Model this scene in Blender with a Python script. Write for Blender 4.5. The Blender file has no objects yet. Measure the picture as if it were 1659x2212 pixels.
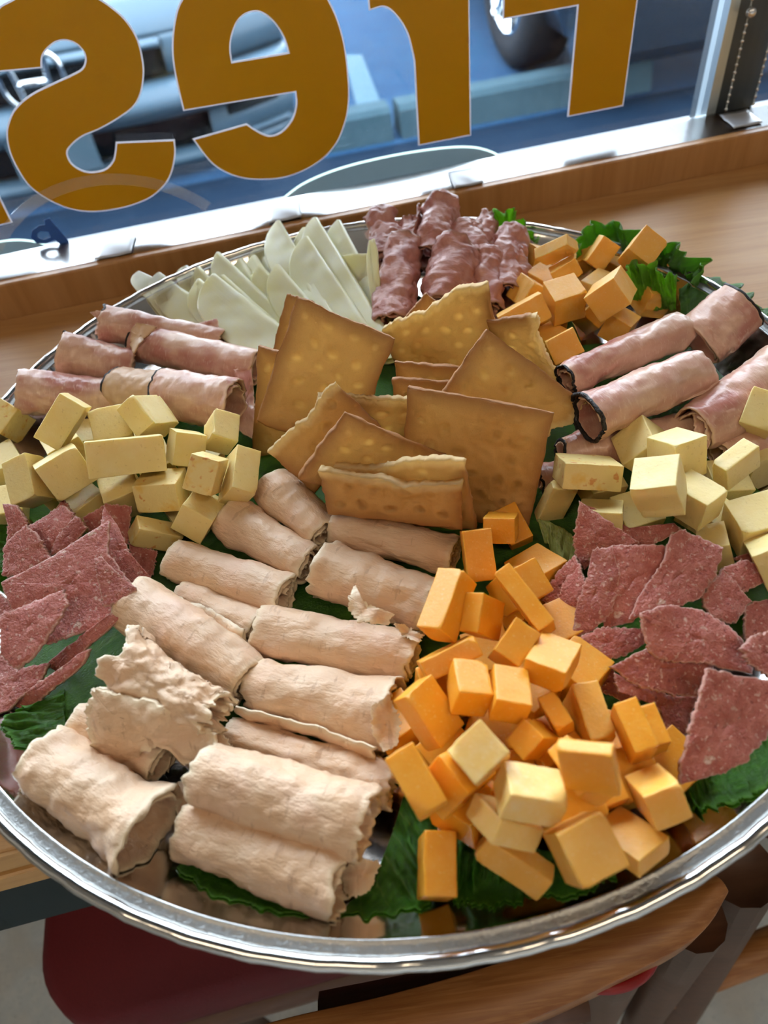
import bpy, math, random
import numpy as np
from mathutils import Vector, Quaternion, Matrix

# ------------------------------------------------------------------ camera
sc = bpy.context.scene
FPX = 1600.0
PIT, ROLL = math.radians(48.5), math.radians(-8.0)
CAM = np.array([-0.0041, -0.2413, 0.2522])
_c, _s, _cp, _sp = math.cos(ROLL), math.sin(ROLL), math.cos(PIT), math.sin(PIT)
MROT = np.array([[1, 0, 0], [0, _sp, -_cp], [0, _cp, _sp]]) @ np.array([[_c, -_s, 0], [_s, _c, 0], [0, 0, 1]])
cd = bpy.data.cameras.new('camera')
cam = bpy.data.objects.new('camera', cd)
sc.collection.objects.link(cam)
m4 = Matrix([list(MROT[i]) + [CAM[i]] for i in range(3)] + [[0, 0, 0, 1]])
cam.matrix_world = m4
cd.sensor_fit = 'VERTICAL'
cd.sensor_height = 36.0
cd.lens = FPX / 2212 * 36.0
cd.clip_start = 0.01
cd.clip_end = 200
cd.dof.use_dof = True
cd.dof.focus_distance = 0.31
cd.dof.aperture_fstop = 11.0
sc.camera = cam

# ------------------------------------------------------------------ world, lights, exposure
w = bpy.data.worlds.new('sky')
sc.world = w
w.use_nodes = True
bg = w.node_tree.nodes['Background']
bg.inputs[0].default_value = (0.86, 0.93, 1.0, 1)
bg.inputs[1].default_value = 6.0
vs = sc.view_settings
vs.view_transform = 'Standard'
vs.look = 'None'
vs.exposure = 0.8
vs.gamma = 1.0
vs.use_curve_mapping = False
cy = sc.cycles
cy.max_bounces, cy.diffuse_bounces, cy.glossy_bounces, cy.transmission_bounces, cy.transparent_max_bounces = 6, 3, 3, 4, 8
cy.caustics_reflective = cy.caustics_refractive = False
cy.use_adaptive_sampling = True
cy.adaptive_threshold = 0.08
cy.adaptive_min_samples = 16

def area(name, loc, rot, sx, sy, power, color):
    l = bpy.data.lights.new(name, 'AREA')
    l.shape = 'RECTANGLE'
    l.size, l.size_y = sx, sy
    l.energy = power
    l.color = color
    o = bpy.data.objects.new(name, l)
    o.location = loc
    o.rotation_euler = rot
    sc.collection.objects.link(o)
    return o
# unseen warm lamps at ceiling height, added for interior fill
area('ceiling_fill_light', (-0.9, -1.0, 1.70), (0, 0, 0), 1.2, 0.3, 4.4, (1.0, 0.80, 0.56))
area('ceiling_fill_light', (0.9, -1.0, 1.70), (0, 0, 0), 1.2, 0.3, 4.4, (1.0, 0.80, 0.56))

# ------------------------------------------------------------------ helpers
def ray(px, py):
    return MROT @ np.array([(px - 829.5) / FPX, -(py - 1106) / FPX, -1.0])
def at(px, py, z):
    """point of the horizontal plane at height z that lies behind image point px, py"""
    r = ray(px, py)
    return CAM + (z - CAM[2]) / r[2] * r
def onp(px, py, p0, n):
    r = ray(px, py)
    return CAM + np.dot(np.asarray(p0) - CAM, n) / np.dot(r, n) * r
def depth(p):
    return -(MROT.T @ (np.asarray(p) - CAM))[2]
def unit(v):
    v = np.asarray(v, float)
    return v / np.linalg.norm(v)

def _hash(i, j, k, seed):
    h = (i * 374761393 + j * 668265263 + k * 2147483647 + seed * 974711) & 0xffffffff
    h = ((h ^ (h >> 13)) * 1274126177) & 0xffffffff
    return ((h ^ (h >> 16)) & 0xffff) / 32767.5 - 1.0
def vnoise(P, seed=0):
    P = np.asarray(P, float)
    I = np.floor(P).astype(np.int64)
    F = P - I
    F = F * F * (3 - 2 * F)
    r = 0
    for a in (0, 1):
        for b in (0, 1):
            for c in (0, 1):
                wt = (F[..., 0] if a else 1 - F[..., 0]) * (F[..., 1] if b else 1 - F[..., 1]) * (F[..., 2] if c else 1 - F[..., 2])
                r = r + wt * _hash(I[..., 0] + a, I[..., 1] + b, I[..., 2] + c, seed)
    return r
def fbm(P, seed=0, oct=3):
    r, a = 0, 1.0
    P = np.asarray(P, float)
    for o in range(oct):
        r = r + a * vnoise(P * (2 ** o), seed + 17 * o)
        a *= 0.5
    return r
def n1(t, seed=0, oct=3):
    t = np.asarray(t, float)
    return fbm(np.stack([t, np.zeros_like(t) + 0.37, np.zeros_like(t) + 0.71], -1), seed, oct)

def tag(o, label=None, cat=None, group=None, kind=None):
    if label: o['label'] = label
    if cat: o['category'] = cat
    if group: o['group'] = group
    if kind: o['kind'] = kind
    return o
def empty(name, loc):
    o = bpy.data.objects.new(name, None)
    o.empty_display_size = 0.01
    o.location = loc
    sc.collection.objects.link(o)
    return o
def wloc(o):
    p = np.array(o.location)
    while o.parent:
        o = o.parent
        p = p + np.array(o.location)
    return p
def mk(name, V, F, mat, parent=None, smooth=True, uv=None, attrs=None, origin=None):
    """V (n,3) world coordinates, F (m,4) quads or a list of polygons: one mesh object"""
    V = np.asarray(V, float)
    if origin is None:
        lo, hi = V.min(0), V.max(0)
        origin = np.array([(lo[0] + hi[0]) / 2, (lo[1] + hi[1]) / 2, lo[2]])
    origin = np.asarray(origin, float)
    me = bpy.data.meshes.new(name)
    L = V - origin
    if isinstance(F, np.ndarray):
        k = F.shape[1]
        me.vertices.add(len(L))
        me.vertices.foreach_set('co', L.ravel())
        me.loops.add(F.size)
        me.loops.foreach_set('vertex_index', F.ravel().astype(np.int32))
        me.polygons.add(len(F))
        me.polygons.foreach_set('loop_start', np.arange(0, F.size, k, dtype=np.int32))
        me.update(calc_edges=True)
    else:
        me.from_pydata(L.tolist(), [], [list(map(int, f)) for f in F])
        me.update()
    if uv is not None:
        ul = me.uv_layers.new(name='UVMap')
        idx = np.zeros(len(me.loops), np.int32)
        me.loops.foreach_get('vertex_index', idx)
        ul.data.foreach_set('uv', np.asarray(uv, float)[idx].ravel())
    if attrs:
        for an, av in attrs.items():
            a = me.attributes.new(an, 'FLOAT', 'POINT')
            a.data.foreach_set('value', np.asarray(av, float).ravel())
    if smooth:
        me.polygons.foreach_set('use_smooth', np.ones(len(me.polygons), bool))
    me.materials.append(mat)
    o = bpy.data.objects.new(name, me)
    if parent is not None:
        o.parent = parent
        o.location = origin - wloc(parent)
    else:
        o.location = origin
    sc.collection.objects.link(o)
    return o
def sheet(name, A, B, mat, parent=None, uv=None, attrs=None, origin=None):
    """closed slab between two vertex grids A (visible side) and B, both (nu,nv,3)"""
    nu, nv = A.shape[:2]
    V = np.concatenate([A.reshape(-1, 3), B.reshape(-1, 3)])
    N = nu * nv
    I = np.arange(N).reshape(nu, nv)
    q = np.stack([I[:-1, :-1], I[1:, :-1], I[1:, 1:], I[:-1, 1:]], -1).reshape(-1, 4)
    F = [q, q[:, ::-1] + N]
    def wall(a):
        return np.stack([a[:-1], a[1:], a[1:] + N, a[:-1] + N], -1)
    F += [wall(I[:, -1]), wall(I[::-1, 0]), wall(I[0, :]), wall(I[-1, ::-1])]
    if uv is not None:
        uv = np.concatenate([uv.reshape(-1, 2)] * 2)
    if attrs:
        attrs = {k: np.concatenate([v.ravel()] * 2) for k, v in attrs.items()}
    return mk(name, V, np.concatenate(F), mat, parent, True, uv, attrs, origin)
def catmull(P, n, closed=False):
    P = np.asarray(P, float)
    m = len(P)
    out = []
    segs = m if closed else m - 1
    for i in range(segs):
        g = (lambda j: P[j % m]) if closed else (lambda j: P[min(max(j, 0), m - 1)])
        a, b, c, d = g(i - 1), g(i), g(i + 1), g(i + 2)
        t = np.linspace(0, 1, n, endpoint=False)[:, None]
        out.append(0.5 * ((2 * b) + (-a + c) * t + (2 * a - 5 * b + 4 * c - d) * t ** 2 + (-a + 3 * b - 3 * c + d) * t ** 3))
    out = np.concatenate(out)
    return out if closed else np.concatenate([out, P[-1:]])
def resample(P, n, closed=False):
    P = np.asarray(P, float)
    if closed:
        P = np.concatenate([P, P[:1]])
    d = np.r_[0, np.cumsum(np.linalg.norm(np.diff(P, axis=0), axis=1))]
    t = np.linspace(0, d[-1], n + 1 if closed else n)
    R = np.stack([np.interp(t, d, P[:, i]) for i in range(P.shape[1])], -1)
    return R
def tube(name, path, r, mat, parent=None, seg=8, origin=None, closed=False):
    P = np.asarray(path, float)
    n = len(P)
    r = np.broadcast_to(np.asarray(r, float), (n,))
    T = np.gradient(P, axis=0)
    if closed:
        T = np.roll(P, -1, 0) - np.roll(P, 1, 0)
    up = np.array([0.13, 0.21, 0.97])
    V = []
    for i in range(n):
        t = unit(T[i])
        a = unit(np.cross(t, up)) if abs(t @ up) < 0.98 else unit(np.cross(t, [1, 0, 0]))
        b = np.cross(t, a)
        for k in range(seg):
            an = 2 * math.pi * k / seg
            V.append(P[i] + r[i] * (math.cos(an) * a + math.sin(an) * b))
    F = []
    for i in range(n if closed else n - 1):
        j = (i + 1) % n
        for k in range(seg):
            k2 = (k + 1) % seg
            F.append((i * seg + k, j * seg + k, j * seg + k2, i * seg + k2))
    if not closed:
        F.append(tuple(range(seg))[::-1])
        F.append(tuple((n - 1) * seg + k for k in range(seg)))
    return mk(name, V, F, mat, parent, origin=origin)
def boxv(lo, hi):
    x0, y0, z0 = lo
    x1, y1, z1 = hi
    V = [(x0, y0, z0), (x1, y0, z0), (x1, y1, z0), (x0, y1, z0), (x0, y0, z1), (x1, y0, z1), (x1, y1, z1), (x0, y1, z1)]
    F = [(0, 3, 2, 1), (4, 5, 6, 7), (0, 1, 5, 4), (1, 2, 6, 5), (2, 3, 7, 6), (3, 0, 4, 7)]
    return np.array(V, float), F
def bevel(o, width, seg=2):
    b = o.modifiers.new('bevel', 'BEVEL')
    b.width = width
    b.segments = seg
    b.limit_method = 'ANGLE'
    return o
def fbox(name, lo, hi, mat, parent=None, bev=0.0, frame=None):
    """box lo..hi in a frame (origin, ex, ey, ez)"""
    V, F = boxv(lo, hi)
    if frame is not None:
        o, ex, ey, ez = frame
        V = o + V[:, :1] * ex + V[:, 1:2] * ey + V[:, 2:] * ez
    ob = mk(name, V, F, mat, parent, smooth=False)
    if bev:
        bevel(ob, bev)
    return ob
def lathe(name, prof, mat, parent=None, seg=128, center=(0, 0, 0), attrs=None):
    prof = np.asarray(prof, float)
    n = len(prof)
    V = []
    for k in range(seg):
        a = 2 * math.pi * k / seg
        V.append(np.stack([prof[:, 0] * math.cos(a), prof[:, 0] * math.sin(a), prof[:, 1]], -1))
    V = np.concatenate(V) + np.asarray(center)
    F = []
    for k in range(seg):
        k2 = (k + 1) % seg
        for i in range(n - 1):
            F.append((k * n + i, k2 * n + i, k2 * n + i + 1, k * n + i + 1))
    return mk(name, V, np.array(F), mat, parent)

# ------------------------------------------------------------------ materials
def material(name, base, rough=0.5, layers=(), bumps=(), sss=0.0, sss_r=(1, .6, .3), sss_scale=0.004, metal=0.0,
             spec=0.5, trans=0.0, trans_col=None, coat=0.0, coat_rough=0.2, aniso=0.0, uvmap=False, emis=None):
    """layers: (kind, scale xyz, lo, hi, colour, amount, detail); kind noise/wave/vor/attr:<name>"""
    m = bpy.data.materials.new(name)
    m.use_nodes = True
    nt = m.node_tree
    N, Lk = nt.nodes, nt.links
    bs = N['Principled BSDF']
    tc = N.new('ShaderNodeTexCoord')
    def tex(kind, scale, detail):
        mp = N.new('ShaderNodeMapping')
        Lk.new(tc.outputs['UV' if uvmap else 'Object'], mp.inputs[0])
        s = scale if isinstance(scale, (tuple, list)) else (scale,) * 3
        mp.inputs['Scale'].default_value = s
        if kind == 'noise':
            t = N.new('ShaderNodeTexNoise')
            t.inputs['Scale'].default_value = 1.0
            t.inputs['Detail'].default_value = detail
            t.inputs['Roughness'].default_value = 0.6
            Lk.new(mp.outputs[0], t.inputs['Vector'])
            return t.outputs[0]
        if kind == 'vor':
            t = N.new('ShaderNodeTexVoronoi')
            t.inputs['Scale'].default_value = 1.0
            Lk.new(mp.outputs[0], t.inputs['Vector'])
            return t.outputs['Distance']
        if kind == 'wave':
            t = N.new('ShaderNodeTexWave')
            t.inputs['Scale'].default_value = 1.0
            t.inputs['Distortion'].default_value = detail
            t.inputs['Detail'].default_value = 2
            t.inputs['Detail Scale'].default_value = 1.5
            Lk.new(mp.outputs[0], t.inputs['Vector'])
            return t.outputs[1]
    def src(kind, scale, detail):
        if kind.startswith('attr:'):
            a = N.new('ShaderNodeAttribute')
            a.attribute_name = kind[5:]
            return a.outputs['Fac']
        return tex(kind, scale, detail)
    col = None
    rgb = N.new('ShaderNodeRGB')
    rgb.outputs[0].default_value = (*base, 1)
    col = rgb.outputs[0]
    for kind, scale, lo, hi, c, amt, det in layers:
        mr = N.new('ShaderNodeMapRange')
        Lk.new(src(kind, scale, det), mr.inputs[0])
        mr.inputs[1].default_value, mr.inputs[2].default_value = lo, hi
        mr.inputs[3].default_value, mr.inputs[4].default_value = 0, amt
        mx = N.new('ShaderNodeMix')
        mx.data_type = 'RGBA'
        Lk.new(mr.outputs[0], mx.inputs[0])
        Lk.new(col, mx.inputs[6])
        mx.inputs[7].default_value = (*c, 1)
        col = mx.outputs[2]
    Lk.new(col, bs.inputs['Base Color'])
    bs.inputs['Roughness'].default_value = rough
    bs.inputs['Metallic'].default_value = metal
    bs.inputs['Specular IOR Level'].default_value = spec
    bs.inputs['Coat Weight'].default_value = coat
    bs.inputs['Coat Roughness'].default_value = coat_rough
    bs.inputs['Anisotropic'].default_value = aniso
    if sss and name in ('provolone', 'cheddar', 'cheddar_pale', 'cheddar_cream', 'white_cheese'):
        bs.inputs['Subsurface Weight'].default_value = sss
        bs.inputs['Subsurface Radius'].default_value = sss_r
        bs.inputs['Subsurface Scale'].default_value = sss_scale
    nrm = None
    for kind, scale, det, strength, dist in bumps:
        b = N.new('ShaderNodeBump')
        b.inputs['Strength'].default_value = strength
        b.inputs['Distance'].default_value = dist
        Lk.new(src(kind, scale, det), b.inputs['Height'])
        if nrm is not None:
            Lk.new(nrm, b.inputs['Normal'])
        nrm = b.outputs[0]
    if nrm is not None:
        Lk.new(nrm, bs.inputs['Normal'])
    if trans:
        tr = N.new('ShaderNodeBsdfTranslucent')
        if trans_col:
            tr.inputs[0].default_value = (*trans_col, 1)
        else:
            Lk.new(col, tr.inputs[0])
        mix = N.new('ShaderNodeMixShader')
        if isinstance(trans, str):
            a = N.new('ShaderNodeAttribute')
            a.attribute_name = trans
            Lk.new(a.outputs['Fac'], mix.inputs[0])
        else:
            mix.inputs[0].default_value = trans
        Lk.new(bs.outputs[0], mix.inputs[1])
        Lk.new(tr.outputs[0], mix.inputs[2])
        Lk.new(mix.outputs[0], N['Material Output'].inputs[0])
    return m
def clear(name, tint, refl_ior=1.45, milky=0.0, milk=(1, 1, 1), rough=0.02):
    """thin clear sheet: see-through with a Fresnel reflection"""
    m = bpy.data.materials.new(name)
    m.use_nodes = True
    nt = m.node_tree
    N, Lk = nt.nodes, nt.links
    N.remove(N['Principled BSDF'])
    t = N.new('ShaderNodeBsdfTransparent')
    t.inputs[0].default_value = (*tint, 1)
    g = N.new('ShaderNodeBsdfGlossy')
    g.inputs['Roughness'].default_value = rough
    f = N.new('ShaderNodeFresnel')
    f.inputs[0].default_value = refl_ior
    base = t.outputs[0]
    if milky:
        d = N.new('ShaderNodeBsdfDiffuse')
        d.inputs[0].default_value = (*milk, 1)
        mm = N.new('ShaderNodeMixShader')
        mm.inputs[0].default_value = milky
        Lk.new(base, mm.inputs[1])
        Lk.new(d.outputs[0], mm.inputs[2])
        base = mm.outputs[0]
    mx = N.new('ShaderNodeMixShader')
    Lk.new(f.outputs[0], mx.inputs[0])
    Lk.new(base, mx.inputs[1])
    Lk.new(g.outputs[0], mx.inputs[2])
    Lk.new(mx.outputs[0], N['Material Output'].inputs[0])
    return m
M = {}
M['cheddar'] = material('cheddar', (0.86, 0.355, 0.020), 0.40,
    [('noise', 120, .45, .75, (0.92, 0.47, 0.085), .55, 3), ('noise', 900, .62, .75, (0.95, 0.68, 0.30), .4, 2)],
    [('noise', 500, 4, .25, .0006), ('noise', 2500, 2, .12, .0002)], sss=.22, sss_r=(1, .45, .1), sss_scale=.004)
M['cheddar_pale'] = material('cheddar_pale', (0.88, 0.45, 0.075), 0.42,
    [('noise', 150, .45, .75, (0.92, 0.57, 0.19), .6, 3), ('noise', 900, .62, .75, (0.95, 0.74, 0.42), .4, 2)],
    [('noise', 500, 4, .3, .0006), ('noise', 2500, 2, .12, .0002)], sss=.22, sss_r=(1, .5, .15), sss_scale=.004)
M['cheddar_cream'] = material('cheddar_cream', (0.90, 0.58, 0.18), 0.42,
    [('noise', 150, .45, .75, (0.92, 0.72, 0.40), .6, 3), ('noise', 900, .62, .75, (0.97, 0.82, 0.55), .4, 2)],
    [('noise', 500, 4, .3, .0006), ('noise', 2500, 2, .15, .0002)], sss=.22, sss_r=(1, .5, .2), sss_scale=.004)
M['white_cheese'] = material('white_cheese', (0.86, 0.665, 0.27), 0.45,
    [('noise', 110, .45, .75, (0.90, 0.76, 0.42), .6, 3), ('noise', 700, .68, .72, (0.62, 0.42, 0.16), .35, 1)],
    [('noise', 500, 4, .25, .0006), ('noise', 2500, 2, .12, .0002)], sss=.25, sss_r=(1, .7, .3), sss_scale=.005)
M['rind_cheese'] = material('rind_cheese', (0.86, 0.66, 0.27), 0.42,
    [('noise', 110, .52, .66, (0.85, 0.52, 0.10), .8, 3), ('noise', 260, .62, .70, (0.70, 0.24, 0.05), .8, 2)],
    [('noise', 400, 4, .35, .0008)], sss=.35, sss_r=(1, .6, .25), sss_scale=.005)
M['provolone'] = material('provolone', (0.92, 0.89, 0.52), 0.35,
    [('noise', 90, .4, .7, (0.93, 0.92, 0.66), .6, 2)],
    [('noise', (30, 500, 1), 3, .15, .0004)], sss=.5, sss_r=(1, .9, .5), sss_scale=.006, trans=.14, uvmap=True)
M['turkey'] = material('turkey', (0.77, 0.51, 0.32), 0.42,
    [('noise', (60, 90, 1), .42, .68, (0.82, 0.62, 0.44), .8, 4), ('noise', (35, 35, 1), .50, .72, (0.76, 0.47, 0.34), .6, 3),
     ('attr:edge', 1, .2, 1, (0.90, 0.78, 0.56), .65, 0), ('noise', (300, 90, 1), .60, .66, (0.52, 0.31, 0.19), .55, 5)],
    [('noise', (260, 520, 1), 6, .55, .0009), ('noise', (80, 150, 1), 4, .5, .0020)], sss=.25, sss_r=(1, .6, .4), sss_scale=.004, uvmap=True)
M['ham'] = material('ham', (0.62, 0.335, 0.25), 0.28,
    [('noise', (40, 60, 1), .42, .66, (0.78, 0.54, 0.40), .9, 5), ('noise', (26, 34, 1), .50, .62, (0.44, 0.145, 0.12), .8, 3), ('noise', (900, 220, 1), .56, .70, (0.84, 0.64, 0.52), .45, 3),
     ('attr:edge', 1, .5, 1, (0.82, 0.60, 0.42), .6, 0), ('noise', (600, 120, 1), .66, .74, (0.52, 0.28, 0.2), .35, 3)],
    [('noise', (500, 140, 1), 4, .3, .0005), ('noise', (60, 90, 1), 3, .35, .0012)], sss=.35, sss_r=(1, .45, .3), sss_scale=.004, spec=.6, uvmap=True)
M['smoked'] = material('smoked', (0.66, 0.42, 0.26), 0.35,
    [('noise', (60, 60, 1), .4, .68, (0.74, 0.54, 0.36), .7, 4), ('attr:edge', 1, .3, 1, (0.42, 0.22, 0.10), .6, 0)],
    [('noise', (500, 140, 1), 4, .3, .0005), ('noise', (60, 90, 1), 3, .35, .0012)], sss=.3, sss_r=(1, .45, .3), sss_scale=.004, uvmap=True)
M['rind'] = material('rind', (0.008, 0.006, 0.008), 0.4, [('noise', 900, .55, .8, (0.06, 0.04, 0.035), .6, 3)], [('noise', 900, 4, .8, .001)])
M['beef'] = material('beef', (0.46, 0.18, 0.15), 0.36,
    [('noise', (50, 90, 1), .40, .66, (0.62, 0.33, 0.28), .85, 4), ('noise', (25, 40, 1), .52, .7, (0.28, 0.08, 0.07), .75, 3),
     ('attr:edge', 1, .45, 1, (0.42, 0.24, 0.17), .6, 0)],
    [('noise', (300, 120, 1), 5, .7, .0012), ('noise', (70, 60, 1), 3, .6, .002)], sss=.3, sss_r=(1, .35, .25), sss_scale=.003, spec=.6, uvmap=True)
M['salami'] = material('salami', (0.46, 0.115, 0.085), 0.42,
    [('noise', 260, .40, .62, (0.56, 0.19, 0.145), .9, 4), ('noise', 620, .60, .68, (0.70, 0.42, 0.35), .9, 2), ('noise', 170, .66, .71, (0.76, 0.53, 0.43), .85, 2),
     ('noise', 380, .64, .74, (0.24, 0.045, 0.038), .8, 2), ('attr:edge', 1, .6, 1, (0.72, 0.44, 0.36), .75, 0)],
    [('noise', 1100, 4, .8, .0009), ('noise', 260, 3, .6, .0014)], sss=.12, sss_r=(1, .3, .2), sss_scale=.003)
M['salami_dark'] = material('salami_dark', (0.40, 0.10, 0.075), 0.42,
    [('noise', 260, .40, .62, (0.50, 0.165, 0.12), .9, 4), ('noise', 620, .60, .68, (0.70, 0.42, 0.35), .9, 2), ('noise', 170, .66, .71, (0.76, 0.53, 0.43), .85, 2),
     ('noise', 380, .64, .74, (0.24, 0.045, 0.038), .8, 2), ('attr:edge', 1, .6, 1, (0.72, 0.44, 0.36), .75, 0)],
    [('noise', 1100, 4, .8, .0009), ('noise', 260, 3, .6, .0014)], sss=.12, sss_r=(1, .3, .2), sss_scale=.003)
M['cracker'] = material('cracker', (0.72, 0.40, 0.125), 0.62,
    [('noise', 90, .40, .70, (0.76, 0.46, 0.17), .7, 3), ('noise', 2200, .55, .75, (0.46, 0.22, 0.06), .5, 2),
     ('attr:edge', 1, .1, 1, (0.36, 0.145, 0.04), .95, 0), ('attr:hole', 1, .3, 1, (0.78, 0.55, 0.26), .5, 0), ('attr:torn', 1, .15, .8, (0.86, 0.68, 0.38), .95, 0)],
    [('noise', 1500, 4, .35, .0006), ('noise', 180, 3, .35, .0012)], trans='glow', trans_col=(1.0, 0.78, 0.36))
M['lettuce'] = material('lettuce', (0.045, 0.165, 0.012), 0.30,
    [('noise', (14, 30, 1), .40, .70, (0.10, 0.30, 0.02), .8, 3), ('attr:vein', 1, .3, 1, (0.34, 0.48, 0.12), .75, 0), ('attr:edge', 1, .5, 1, (0.14, 0.40, 0.03), .6, 0)],
    [('noise', (45, 60, 1), 4, .6, .0025), ('attr:vein', 1, 0, .5, .001)], trans=.42, trans_col=(0.26, 0.60, 0.04), spec=.6, uvmap=True)
M['lettuce_bright'] = material('lettuce_bright', (0.13, 0.36, 0.025), 0.30,
    [('noise', (14, 30, 1), .40, .70, (0.22, 0.48, 0.04), .8, 3), ('attr:vein', 1, .3, 1, (0.45, 0.60, 0.18), .75, 0)],
    [('noise', (45, 60, 1), 4, .6, .0025), ('attr:vein', 1, 0, .5, .001)], trans=.5, trans_col=(0.42, 0.78, 0.06), spec=.6, uvmap=True)
M['lettuce_pale'] = material('lettuce_pale', (0.40, 0.46, 0.10), 0.35,
    [('noise', (14, 30, 1), .40, .70, (0.52, 0.56, 0.18), .8, 3), ('attr:vein', 1, .3, 1, (0.60, 0.62, 0.30), .75, 0)],
    [('noise', (45, 60, 1), 4, .5, .002), ('attr:vein', 1, 0, .5, .001)], trans=.3, spec=.6, uvmap=True)
M['tray'] = material('tray', (0.80, 0.79, 0.77), 0.13, [], [('noise', 260, 3, .05, .0008)], metal=1.0)
M['tray_emboss'] = material('tray_emboss', (0.40, 0.40, 0.39), 0.38, [('noise', 900, .6, .7, (0.70, 0.69, 0.66), .6, 3)],
    [('noise', 420, 4, .35, .0010), ('noise', 1400, 3, .3, .0004)], metal=1.0)
M['wood'] = material('wood', (0.50, 0.26, 0.09), 0.45,
    [('noise', (10, 260, 40), .38, .66, (0.40, 0.19, 0.06), .8, 4), ('noise', (4, 60, 10), .4, .7, (0.60, 0.36, 0.16), .6, 3), ('noise', (40, 1400, 100), .55, .75, (0.33, 0.15, 0.045), .5, 2)],
    [('noise', (20, 900, 60), 3, .12, .0003)], spec=.28)
M['wood_side'] = material('wood_side', (0.47, 0.235, 0.085), 0.42,
    [('noise', (180, 20, 12), .38, .66, (0.36, 0.165, 0.05), .8, 4), ('noise', (60, 4, 6), .4, .7, (0.56, 0.31, 0.13), .6, 3)], [('noise', (700, 60, 20), 3, .12, .0003)])
M['wood_light'] = material('wood_light', (0.60, 0.35, 0.13), 0.4,
    [('noise', (12, 300, 300), .4, .66, (0.50, 0.26, 0.08), .7, 4)], [('noise', (20, 900, 900), 3, .12, .0003)])
M['wood_dark'] = material('wood_dark', (0.17, 0.065, 0.025), 0.5,
    [('noise', (160, 20, 20), .4, .66, (0.25, 0.11, 0.045), .8, 3)])
M['yellow'] = material('yellow', (0.86, 0.50, 0.012), 0.35, trans=.5, trans_col=(0.62, 0.34, 0.012))
M['white_vinyl'] = material('white_vinyl', (0.8, 0.8, 0.85), 0.4, trans=.4)

# ------------------------------------------------------------------ window wall, counter, room
YAW = math.radians(7.1)
EX = np.array([math.cos(YAW), math.sin(YAW), 0])
EN = np.array([-math.sin(YAW), math.cos(YAW), 0])
EZ = np.array([0, 0, 1.0])
SB = np.array([0, 0.2185, 0.0])          # foot of the sill's front face
FR = (SB, EX, EN, EZ)                     # frame of the window wall
GY = 0.041                                # glass plane behind the sill front
def rec(px, py):
    p = onp(px, py, SB + EN * GY, EN)
    return float((p - SB) @ EX), float(p[2])

M['wall'] = material('wall', (0.36, 0.31, 0.25), 0.8, [('noise', 6, .4, .7, (0.33, 0.28, 0.22), .5, 3)])
M['ceiling'] = material('ceiling', (0.50, 0.46, 0.40), 0.9, [('noise', 6, .4, .7, (0.46, 0.42, 0.37), .5, 3)])
M['floor'] = material('floor', (0.62, 0.70, 0.78), 0.35, [('noise', 60, .45, .6, (0.70, 0.76, 0.82), .8, 3), ('noise', 260, .6, .68, (0.36, 0.42, 0.48), .7, 2), ('noise', 9, .5, .7, (0.56, 0.52, 0.48), .5, 2)])
M['frame'] = material('frame', (0.06, 0.075, 0.09), 0.35, [('noise', (200, 200, 4), .4, .7, (0.08, 0.10, 0.12), .5, 2)], metal=.3)
M['alu'] = material('alu', (0.55, 0.62, 0.64), 0.3, [('noise', (200, 200, 4), .4, .7, (0.5, 0.56, 0.58), .5, 2)], metal=.7)
M['glass'] = clear('glass', (0.93, 0.97, 1.0), 1.30)
M['film'] = clear('film', (0.97, 0.98, 0.99), 1.12, milky=.0, rough=.18)
M['tape'] = clear('tape', (0.95, 0.96, 1.0), 1.5, milky=.6, milk=(.80, .84, .95), rough=.25)

FZ = -0.95
def st(o, label):
    return tag(o, label, None, None, 'structure')
st(fbox('floor', (-2.6, -3.0, FZ - .1), (2.6, .03, FZ), M['floor'], frame=FR), 'speckled grey terrazzo floor under the wooden counter')
st(fbox('ceiling', (-2.6, -3.0, 1.75), (2.6, .5, 1.85), M['ceiling'], frame=FR), 'plain off-white ceiling of the shop')
st(fbox('wall_back', (-2.6, -3.1, FZ), (2.6, -3.0, 1.75), M['wall'], frame=FR), 'plain beige wall behind the camera')
st(fbox('wall_left', (-2.7, -3.0, FZ), (-2.6, .03, 1.75), M['wall'], frame=FR), 'plain beige wall on the left')
st(fbox('wall_right', (2.6, -3.0, FZ), (2.7, .03, 1.75), M['wall'], frame=FR), 'plain beige wall on the right')
st(fbox('wall_front', (-2.6, .012, FZ), (2.6, .075, -.05), M['wall'], frame=FR), 'low wall below the shop window')
st(fbox('trim_1', (-2.6, .0, -.002), (2.6, .038, .0228), M['wood_side'], bev=.0012, frame=FR), 'low bamboo sill strip along the foot of the window')
st(fbox('trim_2', (-2.6, .012, 1.5), (2.6, .075, 1.75), M['frame'], frame=FR), 'dark lintel over the shop window')
wn = empty('window_1', SB + EN * GY)
st(wn, 'large shop window with yellow lettering and dark metal frame')
xm0, xm1 = rec(1545, 200)[0], rec(1640, 200)[0]
fbox('pane', (-2.6, GY, .005), (xm0, GY + .006, 1.5), M['glass'], wn, frame=FR)
fbox('pane', (xm1, GY, .005), (2.6, GY + .006, 1.5), M['glass'], wn, frame=FR)
fbox('frame_edge', (xm0 - .004, GY - .001, .005), (xm0 + .003, GY + .012, 1.5), M['alu'], wn, frame=FR)
fbox('mullion', (xm0 + .003, GY + .004, .0), (xm1, GY + .03, 1.5), M['frame'], wn, frame=FR)
fbox('bottom_rail', (-2.6, GY - .003, -.05), (2.6, GY + .035, .008), M['frame'], wn, frame=FR)

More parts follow.
